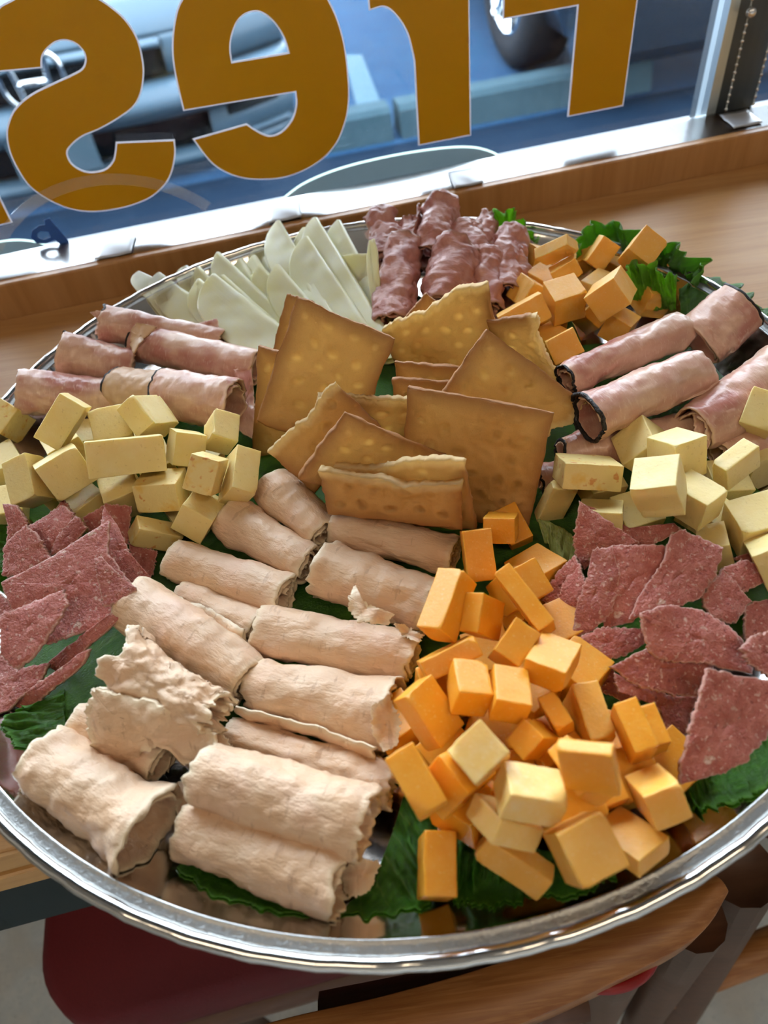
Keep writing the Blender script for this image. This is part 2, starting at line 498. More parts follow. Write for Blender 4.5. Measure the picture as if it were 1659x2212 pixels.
# counter: top board with a grooved front edge
ct = empty('counter', (0, 0, -.036))
tag(ct, 'long bamboo counter top under the platter', 'counter')
TF = float((np.array([-.149, -.147, 0]) - SB) @ EN)   # front edge in the wall frame
fbox('top_board', (-2.5, TF, -.0125), (2.5, .0, 0), M['wood'], ct, bev=.001, frame=FR)
fbox('groove', (-2.5, TF + .004, -.0235), (2.5, -.02, -.0125), M['wood_dark'], ct, frame=FR)
fbox('lower_board', (-2.5, TF + .001, -.036), (2.5, -.02, -.0235), M['wood_light'], ct, bev=.001, frame=FR)
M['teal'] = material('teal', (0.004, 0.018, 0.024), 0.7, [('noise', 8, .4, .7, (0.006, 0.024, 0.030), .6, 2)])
fbox('apron', (-2.5, TF + .03, -.16), (2.5, TF + .05, -.036), M['teal'], ct, frame=FR)  # underframe panel; the shade beneath the counter is put into its dark colour
# light lipping along the edges of sill and counter
fbox('edge_band', (-2.5, TF - .0012, -.0125), (2.5, TF, -.0005), M['wood_light'], ct, frame=FR)

# clear film taped over the sill
flm = fbox('plastic_film', (-2.4, .006, .0231), (rec(1560, 250)[0] + .06, .0395, .0234), M['film'], frame=FR)
tag(flm, 'glossy clear plastic film laid along the window sill', 'film')
def tape(px, py, wd, lab):
    p = at(px, py, .0236)
    x, y = float((p - SB) @ EX), float((p - SB) @ EN)
    n = 8
    g = np.stack(np.meshgrid(np.linspace(-wd, wd, n), np.linspace(-.012, .012, n), indexing='ij'), -1)
    jag = .0006 * n1(np.linspace(0, 6, n), int(px))
    P = np.zeros((n, n, 3))
    for i in range(n):
        for j in range(n):
            P[i, j] = SB + EX * (x + g[i, j, 0] + .12 * g[i, j, 1] + (jag[j] if i in (0, n - 1) else 0)) + EN * (min(y, .026) + g[i, j, 1]) + EZ * (.0243 + .0002 * math.sin(1.1 * i + .9 * j))
    o = sheet('tape_piece', P, P - EZ * .00025, M['tape'])
    tag(o, lab, 'tape', 'tape pieces on the sill')
tape(250, 535, .0115, 'clear tape square on the sill nearest the reversed letter s')
tape(615, 458, .0105, 'clear tape square on the sill left of the roast beef')
tape(1005, 385, .0100, 'clear tape square on the sill behind the roast beef')
tape(1600, 258, .0105, 'white tape square on the sill beside the bead chain')

# ---- yellow letters on the glass
def poly_obj(name, loops, mat, off, y, parent=None, ext=.00012):
    cu = bpy.data.curves.new(name, 'CURVE')
    cu.dimensions = '2D'
    cu.fill_mode = 'BOTH'
    cu.extrude = ext
    cu.offset = off
    for L in loops:
        s = cu.splines.new('POLY')
        s.points.add(len(L) - 1)
        for i, (x, z) in enumerate(L):
            s.points[i].co = (x, z, 0, 1)
        s.use_cyclic_u = True
    tmp = bpy.data.objects.new('tmp', cu)
    sc.collection.objects.link(tmp)
    bpy.context.view_layer.update()
    me = bpy.data.meshes.new_from_object(tmp.evaluated_get(bpy.context.evaluated_depsgraph_get()))
    bpy.data.objects.remove(tmp)
    co = np.zeros(len(me.vertices) * 3)
    me.vertices.foreach_get('co', co)
    co = co.reshape(-1, 3)
    W = SB + co[:, :1] * EX + co[:, 1:2] * EZ + (y + co[:, 2:]) * EN
    fs = [list(p.vertices) for p in me.polygons]
    return mk(name, W, fs, mat, parent, smooth=False)
def letter(loops, lab):
    o = poly_obj('window_letter', loops, M['yellow'], 0, GY - .0008)
    tag(o, lab, 'letter', 'yellow letters on the window')
    poly_obj('outline', loops, M['white_vinyl'], .0009, GY - .0003, o)
def px_loop(pts, x0, y0, s, n=6, corners=()):
    """traced outline, smooth except at the listed corner points"""
    P = np.array([rec(x0 + x / s, y0 + y / s) for x, y in pts])
    m = len(P)
    cs = sorted(corners)
    if not cs:
        return catmull(P, n, True)
    out = []
    for a, b in zip(cs, cs[1:] + [cs[0] + m]):
        seg = np.array([P[k % m] for k in range(a, b + 1)])
        out.append(catmull(seg, n)[:-1])
    return np.concatenate(out)
letter([np.array([(.164, .0405), (.2025, .0405), (.2018, .205), (.100, .205), (.100, .166), (.1635, .166), (.1635, .142), (.1163, .142), (.116, .1052), (.164, .1052)])],
       'yellow vinyl capital F nearest the bead chain, seen reversed')
rl = catmull([(.0592, .091), (.056, .106), (.0500, .1165), (.0427, .1225), (.034, .1222)], 6)
letter([np.concatenate([[(.0590, .0408), (.0940, .0408), (.0930, .158), (.0600, .158), (.0590, .146)], catmull([(.055, .152), (.046, .159), (.034, .161)], 5), rl[::-1]])],
       'yellow vinyl letter r, a straight stem above the roast beef')
e_out = [(240, 1190), (400, 1390), (600, 1495), (820, 1520), (1050, 1490), (1280, 1380), (1430, 1230), (1510, 1050), (1545, 850), (1535, 600), (1500, 350), (1440, 150), (1370, 0), (1290, -130), (1100, -280), (850, -330), (550, -290), (300, -170), (140, 0), (80, 170), (58, 400), (80, 620), (150, 930), (1105, 770), (1112, 900), (1070, 1030), (980, 1130), (880, 1165), (780, 1130), (680, 1065)]
e_in = [(550, 540), (1050, 455), (1010, 320), (930, 190), (840, 110), (760, 82), (660, 110), (590, 180), (545, 300), (533, 420)]
letter([px_loop(e_out, 360, 0, 3.95, 6, (0, 22, 23, 29)), px_loop(e_in, 360, 0, 3.95, 6, (0, 1))], 'yellow vinyl letter e with a rounded hole, seen reversed')
s_out = [(345, 565), (-110, 605), (-115, 400), (-60, 190), (0, 75), (100, 15), (250, -60), (450, -100), (650, -85), (830, -10), (1000, 110), (1100, 220), (1170, 350), (1210, 520), (1215, 650), (1190, 790), (1130, 900), (1000, 1000), (850, 1085), (700, 1150), (600, 1230), (565, 1300), (600, 1390), (680, 1450), (780, 1475), (900, 1450), (970, 1380), (992, 1300), (1000, 1222), (1480, 1200), (1485, 1320), (1450, 1480), (1380, 1590), (1250, 1690), (1050, 1760), (800, 1795), (600, 1770), (430, 1700), (270, 1590), (180, 1470), (100, 1310), (68, 1150), (90, 1030), (150, 920), (280, 810), (480, 710), (620, 645), (710, 590), (740, 510), (720, 430), (650, 360), (560, 330), (470, 345), (390, 410), (350, 480)]
letter([px_loop(s_out, 0, 0, 3.95, 6, (0, 1, 28, 29))], 'yellow vinyl letter s in front of the white car, seen reversed')
letter([np.array([(-.246, .041), (-.2102, .0425), (-.2095, .205), (-.245, .205), (-.245, .13), (-.25, .147), (-.265, .158), (-.285, .158), (-.305, .147), (-.312, .125), (-.312, .041), (-.277, .041), (-.277, .115), (-.262, .128), (-.246, .115)])],
       'yellow vinyl letter h cut off at the left edge')

# faint logo reflection painted on the glass: pale ring, reversed blue P
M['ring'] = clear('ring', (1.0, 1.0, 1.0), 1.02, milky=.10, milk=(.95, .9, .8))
M['reflection_dark'] = clear('reflection_dark', (.38, .42, .50), 1.2, milky=.0)
M['reflection_blue'] = material('reflection_blue', (0.05, 0.14, 0.32), 0.5, [('noise', 60, .4, .7, (0.06, 0.17, 0.36), .5, 2)], trans=.4)
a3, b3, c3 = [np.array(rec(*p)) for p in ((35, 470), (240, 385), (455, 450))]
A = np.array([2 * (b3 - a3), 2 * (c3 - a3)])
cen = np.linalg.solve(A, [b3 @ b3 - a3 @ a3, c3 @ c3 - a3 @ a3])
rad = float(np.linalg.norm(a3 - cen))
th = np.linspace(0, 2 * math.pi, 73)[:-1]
lg = empty('logo_reflection', SB + EN * (GY - .0012) + EX * cen[0] + EZ * .02)
tag(lg, 'painted faint reflection of a ring logo with a blue letter P low on the window', 'decal')
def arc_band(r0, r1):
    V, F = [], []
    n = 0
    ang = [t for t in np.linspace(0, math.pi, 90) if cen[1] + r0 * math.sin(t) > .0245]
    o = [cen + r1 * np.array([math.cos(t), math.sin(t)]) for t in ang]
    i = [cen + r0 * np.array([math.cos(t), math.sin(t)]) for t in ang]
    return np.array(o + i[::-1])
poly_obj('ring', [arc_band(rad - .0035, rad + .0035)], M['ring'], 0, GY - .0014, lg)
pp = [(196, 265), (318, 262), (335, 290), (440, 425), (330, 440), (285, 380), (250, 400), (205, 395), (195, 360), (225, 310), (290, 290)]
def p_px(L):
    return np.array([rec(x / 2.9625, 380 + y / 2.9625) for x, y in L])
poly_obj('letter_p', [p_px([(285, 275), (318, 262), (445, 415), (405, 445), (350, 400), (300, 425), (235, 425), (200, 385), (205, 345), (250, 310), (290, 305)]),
                      p_px([(262, 345), (310, 350), (325, 385), (280, 400), (240, 385), (240, 360)])], M['reflection_blue'], 0, GY - .0016, lg)
# pale oval reflections painted as flat shapes at the foot of the window
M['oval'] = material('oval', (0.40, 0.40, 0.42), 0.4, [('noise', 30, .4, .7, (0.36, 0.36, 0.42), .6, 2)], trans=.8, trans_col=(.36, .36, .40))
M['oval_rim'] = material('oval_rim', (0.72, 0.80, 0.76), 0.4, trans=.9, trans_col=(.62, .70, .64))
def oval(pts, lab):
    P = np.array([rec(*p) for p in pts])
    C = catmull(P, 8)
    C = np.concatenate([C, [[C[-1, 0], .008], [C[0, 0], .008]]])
    o = poly_obj('oval_reflection', [C], M['oval'], -.0012, GY + .0075)
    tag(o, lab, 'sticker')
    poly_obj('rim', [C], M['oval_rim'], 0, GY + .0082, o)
oval([(612, 440), (660, 405), (740, 372), (850, 345), (960, 328), (1030, 326), (1075, 338), (1092, 352)], 'painted pale oval reflection with a whitish rim at the foot of the window')
oval([(-60, 545), (0, 532), (40, 529), (80, 534), (115, 545)], 'small painted pale oval reflection at the left end of the window foot')

# bead chain of the blind: two strands in front of the mullion
M['bead'] = material('bead', (0.75, 0.77, 0.80), 0.18, [('noise', 900, .4, .6, (0.6, 0.64, 0.70), .5, 2)], metal=.85)
def sphere_v(c, r, nu=8, nv=6):
    V = []
    for i in range(nv + 1):
        a = math.pi * i / nv
        for j in range(nu):
            b = 2 * math.pi * j / nu
            V.append((c[0] + r * math.sin(a) * math.cos(b), c[1] + r * math.sin(a) * math.sin(b), c[2] + r * math.cos(a)))
    F = [(i * nu + j, (i + 1) * nu + j, (i + 1) * nu + (j + 1) % nu, i * nu + (j + 1) % nu) for i in range(nv) for j in range(nu)]
    return V, F
def chain(px_a, px_b, lab, connector=None):
    a, b = [np.array(rec(*p)) for p in (px_a, px_b)]
    step = .0050
    x0 = a[0] + (b[0] - a[0]) * .5
    V, F = [], []
    z = .0262
    while z < .55:
        v, f = sphere_v(SB + EX * x0 + EN * (GY - .006) + EZ * z, .00125)
        F += [tuple(q + len(V) for q in t) for t in f]
        V += v
        z += .0047
    o = mk('bead_chain', V, F, M['bead'])
    tag(o, lab, 'bead chain', 'blind chain strands')
    tube('cord', [SB + EX * x0 + EN * (GY - .006) + EZ * zz for zz in np.linspace(.025, .55, 20)], .0004, M['alu'], o, 6)
    if connector:
        zc = rec(*connector)[1]
        v, f = sphere_v(SB + EX * x0 + EN * (GY - .008) + EZ * zc, .0034, 12, 9)
        mk('connector', v, f, M['bead'], o)
chain((1597, 60), (1558, 235), 'metal bead chain strand with a round connector beside the window edge', (1603, 20))
chain((1655, 60), (1618, 225), 'plain metal bead chain strand at the right edge')

# ------------------------------------------------------------------ street outside
GZ = -1.0
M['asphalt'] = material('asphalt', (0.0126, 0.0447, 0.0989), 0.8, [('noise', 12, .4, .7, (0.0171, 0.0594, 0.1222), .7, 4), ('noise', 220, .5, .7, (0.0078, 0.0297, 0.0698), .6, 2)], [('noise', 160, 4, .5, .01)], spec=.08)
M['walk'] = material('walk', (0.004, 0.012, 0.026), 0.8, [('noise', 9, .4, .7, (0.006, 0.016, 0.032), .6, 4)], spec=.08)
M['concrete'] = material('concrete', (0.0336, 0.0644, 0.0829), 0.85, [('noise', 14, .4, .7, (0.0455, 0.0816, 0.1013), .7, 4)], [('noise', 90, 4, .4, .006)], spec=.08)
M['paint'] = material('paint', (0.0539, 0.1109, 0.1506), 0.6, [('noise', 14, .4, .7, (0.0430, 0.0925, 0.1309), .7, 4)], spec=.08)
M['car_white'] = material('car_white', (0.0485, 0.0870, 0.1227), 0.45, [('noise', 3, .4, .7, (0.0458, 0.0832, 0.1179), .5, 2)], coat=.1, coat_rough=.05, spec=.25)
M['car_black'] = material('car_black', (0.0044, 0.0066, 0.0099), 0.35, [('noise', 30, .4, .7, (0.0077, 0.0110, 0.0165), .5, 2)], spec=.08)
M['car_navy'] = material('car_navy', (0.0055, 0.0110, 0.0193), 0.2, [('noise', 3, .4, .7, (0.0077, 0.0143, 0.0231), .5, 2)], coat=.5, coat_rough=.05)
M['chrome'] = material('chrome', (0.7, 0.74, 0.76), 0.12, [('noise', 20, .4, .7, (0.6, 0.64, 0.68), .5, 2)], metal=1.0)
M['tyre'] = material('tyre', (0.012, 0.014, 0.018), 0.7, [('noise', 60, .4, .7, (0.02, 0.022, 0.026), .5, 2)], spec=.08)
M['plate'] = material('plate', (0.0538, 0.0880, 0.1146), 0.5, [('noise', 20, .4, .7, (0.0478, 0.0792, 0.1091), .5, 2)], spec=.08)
xs0, ys0 = [float(q) for q in ((at(866, 305, GZ) - SB) @ EX, (at(866, 305, GZ) - SB) @ EN)]
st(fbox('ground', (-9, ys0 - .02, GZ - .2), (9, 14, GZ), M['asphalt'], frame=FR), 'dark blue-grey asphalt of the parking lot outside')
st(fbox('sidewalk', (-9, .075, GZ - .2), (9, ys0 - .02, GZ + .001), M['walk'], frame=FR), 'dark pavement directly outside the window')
GF = (SB + EZ * GZ, EX, EN, EZ)
def gxy(px, py, z=GZ):
    p = at(px, py, z)
    return float((p - SB) @ EX), float((p - SB) @ EN)
# wheel stops
def stop(x0, x1, y, lab):
    prof = [(-.075, 0), (-.06, .10), (-.04, .118), (.04, .118), (.06, .10), (.075, 0)]
    nseg = 10
    V, F = [], []
    for i in range(nseg + 1):
        x = x0 + (x1 - x0) * i / nseg
        for a, b in prof:
            V.append(SB + EX * x + EN * (y + a) + EZ * (GZ + b))
    k = len(prof)
    for i in range(nseg):
        for j in range(k - 1):
            F.append((i * k + j, (i + 1) * k + j, (i + 1) * k + j + 1, i * k + j + 1))
    F += [tuple(range(k)), tuple(range(nseg * k, nseg * k + k))[::-1]]
    tag(mk('wheel_stop', V, F, M['concrete'], smooth=False), lab, 'wheel stop', 'concrete wheel stops')
xs0, ys0 = gxy(866, 305)
xs1, _ = gxy(1430, 215)
stop(xs0 + .01, xs1, ys0 + .09, 'grey concrete wheel stop outside below the letter F')
stop(xs0 - .30, xs0 - .025, ys0 + .09, 'grey concrete wheel stop outside in front of the white car')
# painted bay line
q = [gxy(*p) for p in ((742, 120), (782, 120), (838, 262), (780, 268))]
V = [SB + EX * x + EN * y + EZ * z for z in (GZ + .001, GZ + .004) for x, y in q]
tag(mk('bay_line', V, [(0, 1, 2, 3), (4, 7, 6, 5), (0, 4, 5, 1), (1, 5, 6, 2), (2, 6, 7, 3), (3, 7, 4, 0)], M['paint'], smooth=False), 'pale painted parking bay line beside the white car', 'road line')

# white car, nose towards the window
CY = 2.62
def cxz(px, py, y=CY):
    p = onp(px, py, SB + EN * y, EN)
    return float((p - SB) @ EX), float(p[2])
car = empty('white_car', SB + EN * CY + EX * cxz(60, 200)[0] + EZ * GZ)
tag(car, 'white car parked nose to the window behind the letters', 'car')
ex_, ez_ = cxz(75, 165)         # badge centre
cr_ = cxz(640, 200)[0]          # right corner of the nose
hw = cr_ - ex_
def nose(z0, z1, yoff, mat, name, bulge=.10, x0=-1.0, x1=1.0, th=.10, top_in=0.0, n=28):
    """curved band of the car's nose between two heights"""
    u = np.linspace(x0, x1, n)
    v = np.linspace(0, 1, 9)
    A = np.zeros((n, 9, 3))
    B = np.zeros((n, 9, 3))
    for i, a in enumerate(u):
        yb = CY + yoff + .42 * max(0, abs(a) - .45) ** 2 + .05 * a * a
        for j, t in enumerate(v):
            dy = -bulge * .5 * math.sin(math.pi * t) + top_in * t
            A[i, j] = SB + EX * (ex_ + a * hw) + EN * (yb + dy) + EZ * (z0 + (z1 - z0) * t)
            B[i, j] = A[i, j] + EN * th
    return sheet(name, A, B, mat, car)
zg = lambda px, py: cxz(px, py)[1]
z_lip = zg(300, 372)
z_int0, z_int1 = zg(300, 345), zg(250, 268)
z_bar0 = zg(150, 208)
z_top = zg(200, 108)
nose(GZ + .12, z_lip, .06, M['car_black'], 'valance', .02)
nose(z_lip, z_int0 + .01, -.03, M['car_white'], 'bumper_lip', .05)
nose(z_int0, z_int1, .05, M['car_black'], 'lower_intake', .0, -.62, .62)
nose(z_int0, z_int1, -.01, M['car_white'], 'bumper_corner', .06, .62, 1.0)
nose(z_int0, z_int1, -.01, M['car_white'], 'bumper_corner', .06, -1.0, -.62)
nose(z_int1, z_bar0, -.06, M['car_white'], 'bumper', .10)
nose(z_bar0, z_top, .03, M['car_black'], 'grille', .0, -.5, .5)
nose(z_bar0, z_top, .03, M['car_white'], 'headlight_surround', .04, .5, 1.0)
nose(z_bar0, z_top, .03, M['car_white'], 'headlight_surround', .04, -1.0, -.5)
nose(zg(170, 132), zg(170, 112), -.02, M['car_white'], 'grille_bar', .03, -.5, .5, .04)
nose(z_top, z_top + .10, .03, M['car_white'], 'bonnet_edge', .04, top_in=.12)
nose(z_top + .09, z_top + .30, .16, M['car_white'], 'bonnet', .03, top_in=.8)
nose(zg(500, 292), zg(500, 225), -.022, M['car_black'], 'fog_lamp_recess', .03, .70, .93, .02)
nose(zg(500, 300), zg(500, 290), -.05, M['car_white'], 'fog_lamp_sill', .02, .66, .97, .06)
# badge: chrome ring with an H shape
def ring_path(rx, rz, y, n=40, sq=.75):
    P = []
    for k in range(n):
        a = 2 * math.pi * k / n
        c, s = math.cos(a), math.sin(a)
        P.append(SB + EX * (ex_ + rx * math.copysign(abs(c) ** sq, c) * (1 + .12 * s)) + EN * y + EZ * (ez_ + rz * math.copysign(abs(s) ** sq, s)))
    return P
bdg = tube('badge', ring_path(.105, .088, CY - .06), .010, M['chrome'], car, 8, closed=True)
for sx in (-1, 1):
    tube('badge_upright', [SB + EX * (ex_ + sx * .052 * (1 + .18 * t)) + EN * (CY - .066) + EZ * (ez_ + .078 * t) for t in np.linspace(-1, 1, 8)], .012, M['chrome'], bdg, 8)
tube('badge_bar', [SB + EX * (ex_ + x) + EN * (CY - .066) + EZ * ez_ for x in (-.05, 0, .05)], .012, M['chrome'], bdg, 8)
# number plate
px0, pz0 = cxz(225, 340)
pl = fbox('number_plate', (px0 - .30, CY - .10, pz0), (px0, CY - .085, pz0 + .155), M['plate'], car, .006, frame=FR)
# dark car on the right with a silver wheel
wx, wy = gxy(1120, 178)
dk = empty('dark_car', SB + EX * (wx + .9) + EN * (wy + .2) + EZ * GZ)
tag(dk, 'dark blue car with a silver wheel parked beyond the letter F', 'car')
WR = .34
wc = SB + EX * (wx + .10) + EN * (wy + .22) + EZ * (GZ + WR)
def disc_ring(name, prof, mat, parent, seg=48):
    """profile (radius, offset along the axle) turned about the car's axle"""
    V, F = [], []
    n = len(prof)
    for k in range(seg):
        a = 2 * math.pi * k / seg
        for r, t in prof:
            V.append(wc + EX * t + r * (math.cos(a) * EN + math.sin(a) * EZ))
    for k in range(seg):
        k2 = (k + 1) % seg
        for i in range(n - 1):
            F.append((k * n + i, k2 * n + i, k2 * n + i + 1, k * n + i + 1))
    return mk(name, V, np.array(F), mat, parent)
ty = disc_ring('tyre', [(.21, -.09), (.25, -.105), (.30, -.10), (WR, -.07), (WR, .09), (.25, .11), (.20, .11)], M['tyre'], dk)
rm = disc_ring('rim', [(.215, -.085), (.205, -.10), (.195, -.085), (.19, -.02), (.05, .0), (.0, .0)], M['chrome'], dk)
for k in range(7):
    a = 2 * math.pi * k / 7
    d_ = math.cos(a) * EN + math.sin(a) * EZ
    tube('spoke', [wc - EX * .05, wc - EX * .075 + d_ * .1, wc - EX * .085 + d_ * .2], [.03, .022, .026], M['chrome'], rm, 8)
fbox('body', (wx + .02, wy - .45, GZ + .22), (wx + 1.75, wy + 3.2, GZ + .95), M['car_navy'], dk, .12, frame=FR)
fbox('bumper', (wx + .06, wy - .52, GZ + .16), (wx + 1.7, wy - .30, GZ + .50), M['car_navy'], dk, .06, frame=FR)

# ------------------------------------------------------------------ platter
tr = empty('platter', (0, 0, .001))
tag(tr, 'large round silver catering platter on the counter', 'platter')
TS = 320
lathe('dish', [(.0, .0032), (.10, .0032), (.150, .0030), (.168, .0034), (.174, .0050), (.180, .0088), (.186, .0142), (.191, .0196), (.1936, .0222), (.1946, .0236), (.1950, .0242),
               (.1950, .0234), (.1930, .0205), (.186, .0130), (.180, .0075), (.174, .0036), (.167, .0012), (.0, .0012)], M['tray'], tr, TS)
lathe('flange', [(.1948, .0240), (.1951, .0243), (.1955, .0240), (.1965, .0238), (.1980, .0238), (.1990, .0238), (.1990, .0228), (.1950, .0230), (.1948, .0240)], M['tray_emboss'], tr, TS)
# rolled rim with a faint rope pattern
V, F = [], []
nS, nR = 420, 12
for k in range(nS):
    a = 2 * math.pi * k / nS
    for j in range(nR):
        b = 2 * math.pi * j / nR
        r = .0022 + .00012 * math.sin(70 * a + 1.0 * b) + .00010 * math.sin(131 * a + b)
        rr = .2009 + r * math.cos(b)
        V.append((rr * math.cos(a), rr * math.sin(a), .0240 + r * math.sin(b)))
F = [(k * nR + j, ((k + 1) % nS) * nR + j, ((k + 1) % nS) * nR + (j + 1) % nR, k * nR + (j + 1) % nR) for k in range(nS) for j in range(nR)]
mk('rolled_rim', V, np.array(F), M['tray'], tr)

# ------------------------------------------------------------------ builders for the food
CC = np.array([-1, -.99, -.965, -.92, -.75, -.45, -.15, .15, .45, .75, .92, .965, .99, 1])
def cube_grid():
    n = len(CC)
    pts, faces, idx = [], [], {}
    def vid(p):
        k = tuple(int(round(x * 1000)) for x in p)
        if k not in idx:
            idx[k] = len(pts)
            pts.append(p)
        return idx[k]
    for ax in range(3):
        for sg in (-1, 1):
            b, c = [(1, 2), (2, 0), (0, 1)][ax]
            for i in range(n - 1):
                for j in range(n - 1):
                    q = []
                    for (u, v) in ((i, j), (i + 1, j), (i + 1, j + 1), (i, j + 1)):
                        p = [0, 0, 0]
                        p[ax] = sg
                        p[b] = CC[u]
                        p[c] = CC[v]
                        q.append(vid(p))
                    faces.append(q if sg > 0 else q[::-1])
    return np.array(pts, float), np.array(faces)
CGV, CGF = cube_grid()
def cheese(name, row, mat, label, group, seed, ridge=None, chips=1, rnd=.0004, warp=.0002):
    c, q, d = np.array(row[:3]), Quaternion(row[3:7]), np.array(row[7:10])
    R = np.array(q.to_matrix())
    h = d / 2
    P = CGV * h
    inn = np.clip(P, -(h - rnd), h - rnd)
    df = P - inn
    L = np.linalg.norm(df, axis=1, keepdims=True)
    P = inn + df / np.maximum(L, 1e-9) * np.minimum(L, rnd)
    rg = np.random.default_rng(seed)
    # knocked-off corners
    for k in range(chips):
        sg = rg.choice([-1, 1], 3)
        nn = unit(sg * rg.uniform(.25, 1, 3))
        lim = np.abs(nn * h).sum() - rg.uniform(.0004, .0015)
        s = P @ nn - lim
        b = s > 0
        P[b] -= nn * s[b][:, None]
        P[b] += nn * (.00035 * fbm(P[b] * 900, seed + 3, 2))[:, None]
    # gentle uneven cut
    P = P + np.stack([vnoise(P * 90 + 7 * i, seed + i) for i in range(3)], -1) * warp + np.stack([fbm(P * 420 + 3 * i, seed + 5 + i, 2) for i in range(3)], -1) * .00012
    if ridge is not None:
        ax, al, k = ridge           # face axis (signed 1..3), direction axis, count
        a, s = abs(ax) - 1, math.copysign(1, ax)
        on = np.clip((P[:, a] * s - (h[a] - .0012)) / .0008, 0, 1)
        ph = P[:, al - 1] / d[al - 1] + .03 * vnoise(P * 200, seed)
        P[:, a] += s * on * .00055 * np.sin(2 * math.pi * k * ph)
    W = P @ R.T + c
    o = mk(name, W, CGF, mat)
    return tag(o, label, 'cheese', group)

DP = np.array([(0, .0032), (.150, .0030), (.168, .0034), (.174, .0050), (.180, .0088), (.186, .0142), (.191, .0196), (.1936, .0222), (.21, .0245), (.3, .0245)])
def dishz(P):
    return np.interp(np.hypot(P[..., 0], P[..., 1]), DP[:, 0], DP[:, 1])
def lay(P, gap=.0008):
    P[..., 2] = np.maximum(P[..., 2], dishz(P) + gap)
    return P
CAMV = lambda p: unit(CAM - p)
def roll(name, a, b, ra, rb, mat, label, cat, group, seed, turns=2.1, thick=.0016, squash=.86, jag=.002, seam=-60, tip=(0, 0), lump=.0010,
         lift=.0, pitch=None, bend=0.0, rind=None, nu=44, nv=84, flare=(0, 0), rind_r=.0007, wild=0.0, sj=.10):
    """a slice rolled up around the axis a-b (points), outer radii ra, rb"""
    a, b = np.asarray(a, float), np.asarray(b, float)
    d = unit(b - a)
    Lx = np.linalg.norm(b - a)
    mid = (a + b) / 2
    w_ = unit(CAMV(mid) * .6 + EZ * .6)
    w_ = unit(w_ - d * (w_ @ d))
    s_ = np.cross(d, w_)
    pit = pitch or thick * 1.45
    t = np.linspace(0, 1, nv)
    ph = math.radians(seam) + 2 * math.pi * turns * (t - 1)
    u0 = np.linspace(0, 1, nu)
    # uneven slice borders at both ends
    j0 = jag * (n1(t * 9 * turns, seed, 3) * .7 + .5 * n1(t * 40 * turns, seed + 5, 2))
    j1 = jag * (n1(t * 9 * turns, seed + 50, 3) * .7 + .5 * n1(t * 40 * turns, seed + 55, 2))
    cosw = np.sin(ph)            # +1 on the side turned to the camera
    s0 = (-tip[0] * (cosw - .2) + j0) / Lx
    s1 = 1 + (tip[1] * (cosw - .2) + j1) / Lx
    U = s0[None] + (s1 - s0)[None] * u0[:, None]
    T = np.broadcast_to(t, U.shape)
    PH = np.broadcast_to(ph, U.shape) + T ** 6 * (sj * (n1(u0 * 5, seed + 71, 2) + .6 * n1(u0 * 19, seed + 72, 3)))[:, None]
    rad = ra + (rb - ra) * np.clip(U, 0, 1)
    rad = rad * (1 + flare[0] * np.clip(1 - U * 3, 0, 1) ** 2 + flare[1] * np.clip(1 - (1 - U) * 3, 0, 1) ** 2)
    rho = rad - (1 - T) * turns * pit * np.minimum(1, rad / (turns * pit + .0022))
    rho = np.maximum(rho, .0009)
    rho = rho + lift * np.clip((T - .86) / .14, 0, 1) ** 2
    ax = a + d * (U * Lx)[..., None] + w_ * (bend * np.sin(math.pi * np.clip(U, 0, 1)))[..., None]
    nrm = np.cos(PH)[..., None] * s_ + (squash * np.sin(PH))[..., None] * w_
    P = ax + rho[..., None] * nrm
    q = np.stack([U * Lx * 110, np.cos(PH) * 1.3 + T * turns * .5, np.sin(PH) * 1.3], -1)
    dsp = lump * fbm(q, seed, 3) + lump * .35 * fbm(q * np.array([3.5, 3.5, 3.5]), seed + 9, 2)
    if wild:
        dsp = dsp + wild * fbm(q * 1.7, seed + 31, 3) * (.3 + .7 * np.abs(2 * np.clip(U, 0, 1) - 1))
    P = P + nrm * dsp[..., None]
    # keep off the platter
    P = lay(P, .0010)
    e = np.minimum(np.minimum(u0, 1 - u0)[:, None] * Lx, ((1 - T) * turns * 2 * math.pi * rad))
    edge = np.clip(1 - e / .0035, 0, 1)
    taper = thick * (1 - .55 * edge)
    A = P + nrm * (taper / 2)[..., None]
    B = P - nrm * (taper / 2)[..., None]
    arc = T * turns * 2 * math.pi * (ra + rb) / 2
    uv = np.stack([U * Lx + seed * .37, arc + seed * .11], -1)
    o = sheet(name, A, B, mat, None, uv, {'edge': edge})
    tag(o, label, cat, group)
    for rd in (rind or ()):
        if rd[0] == 'a':
            path = P[0, int(nv * rd[1]):]
        elif rd[0] == 'b':
            path = P[-1, int(nv * rd[1]):]
        else:
            path = P[int(nu * rd[1]):int(nu * rd[2]), -1]
        tube('rind', path, rind_r * (1 + .25 * n1(np.arange(len(path)) * .35, seed)), M['rind'], o, 7)
    return o
def rp(x1, y1, z1, x2, y2, z2, r1, r2):
    """roll axis from image points and heights; radii in image pixels become metres at that distance"""
    a, b = at(x1, y1, z1), at(x2, y2, z2)
    for _ in range(3):       # rest on the platter
        ra, rb = r1 * depth(a) / FPX, r2 * depth(b) / FPX
        a = at(x1, y1, max(z1, dishz(a) + .0015 + .86 * ra))
        b = at(x2, y2, max(z2, dishz(b) + .0015 + .86 * rb))
    return a, b, ra, rb

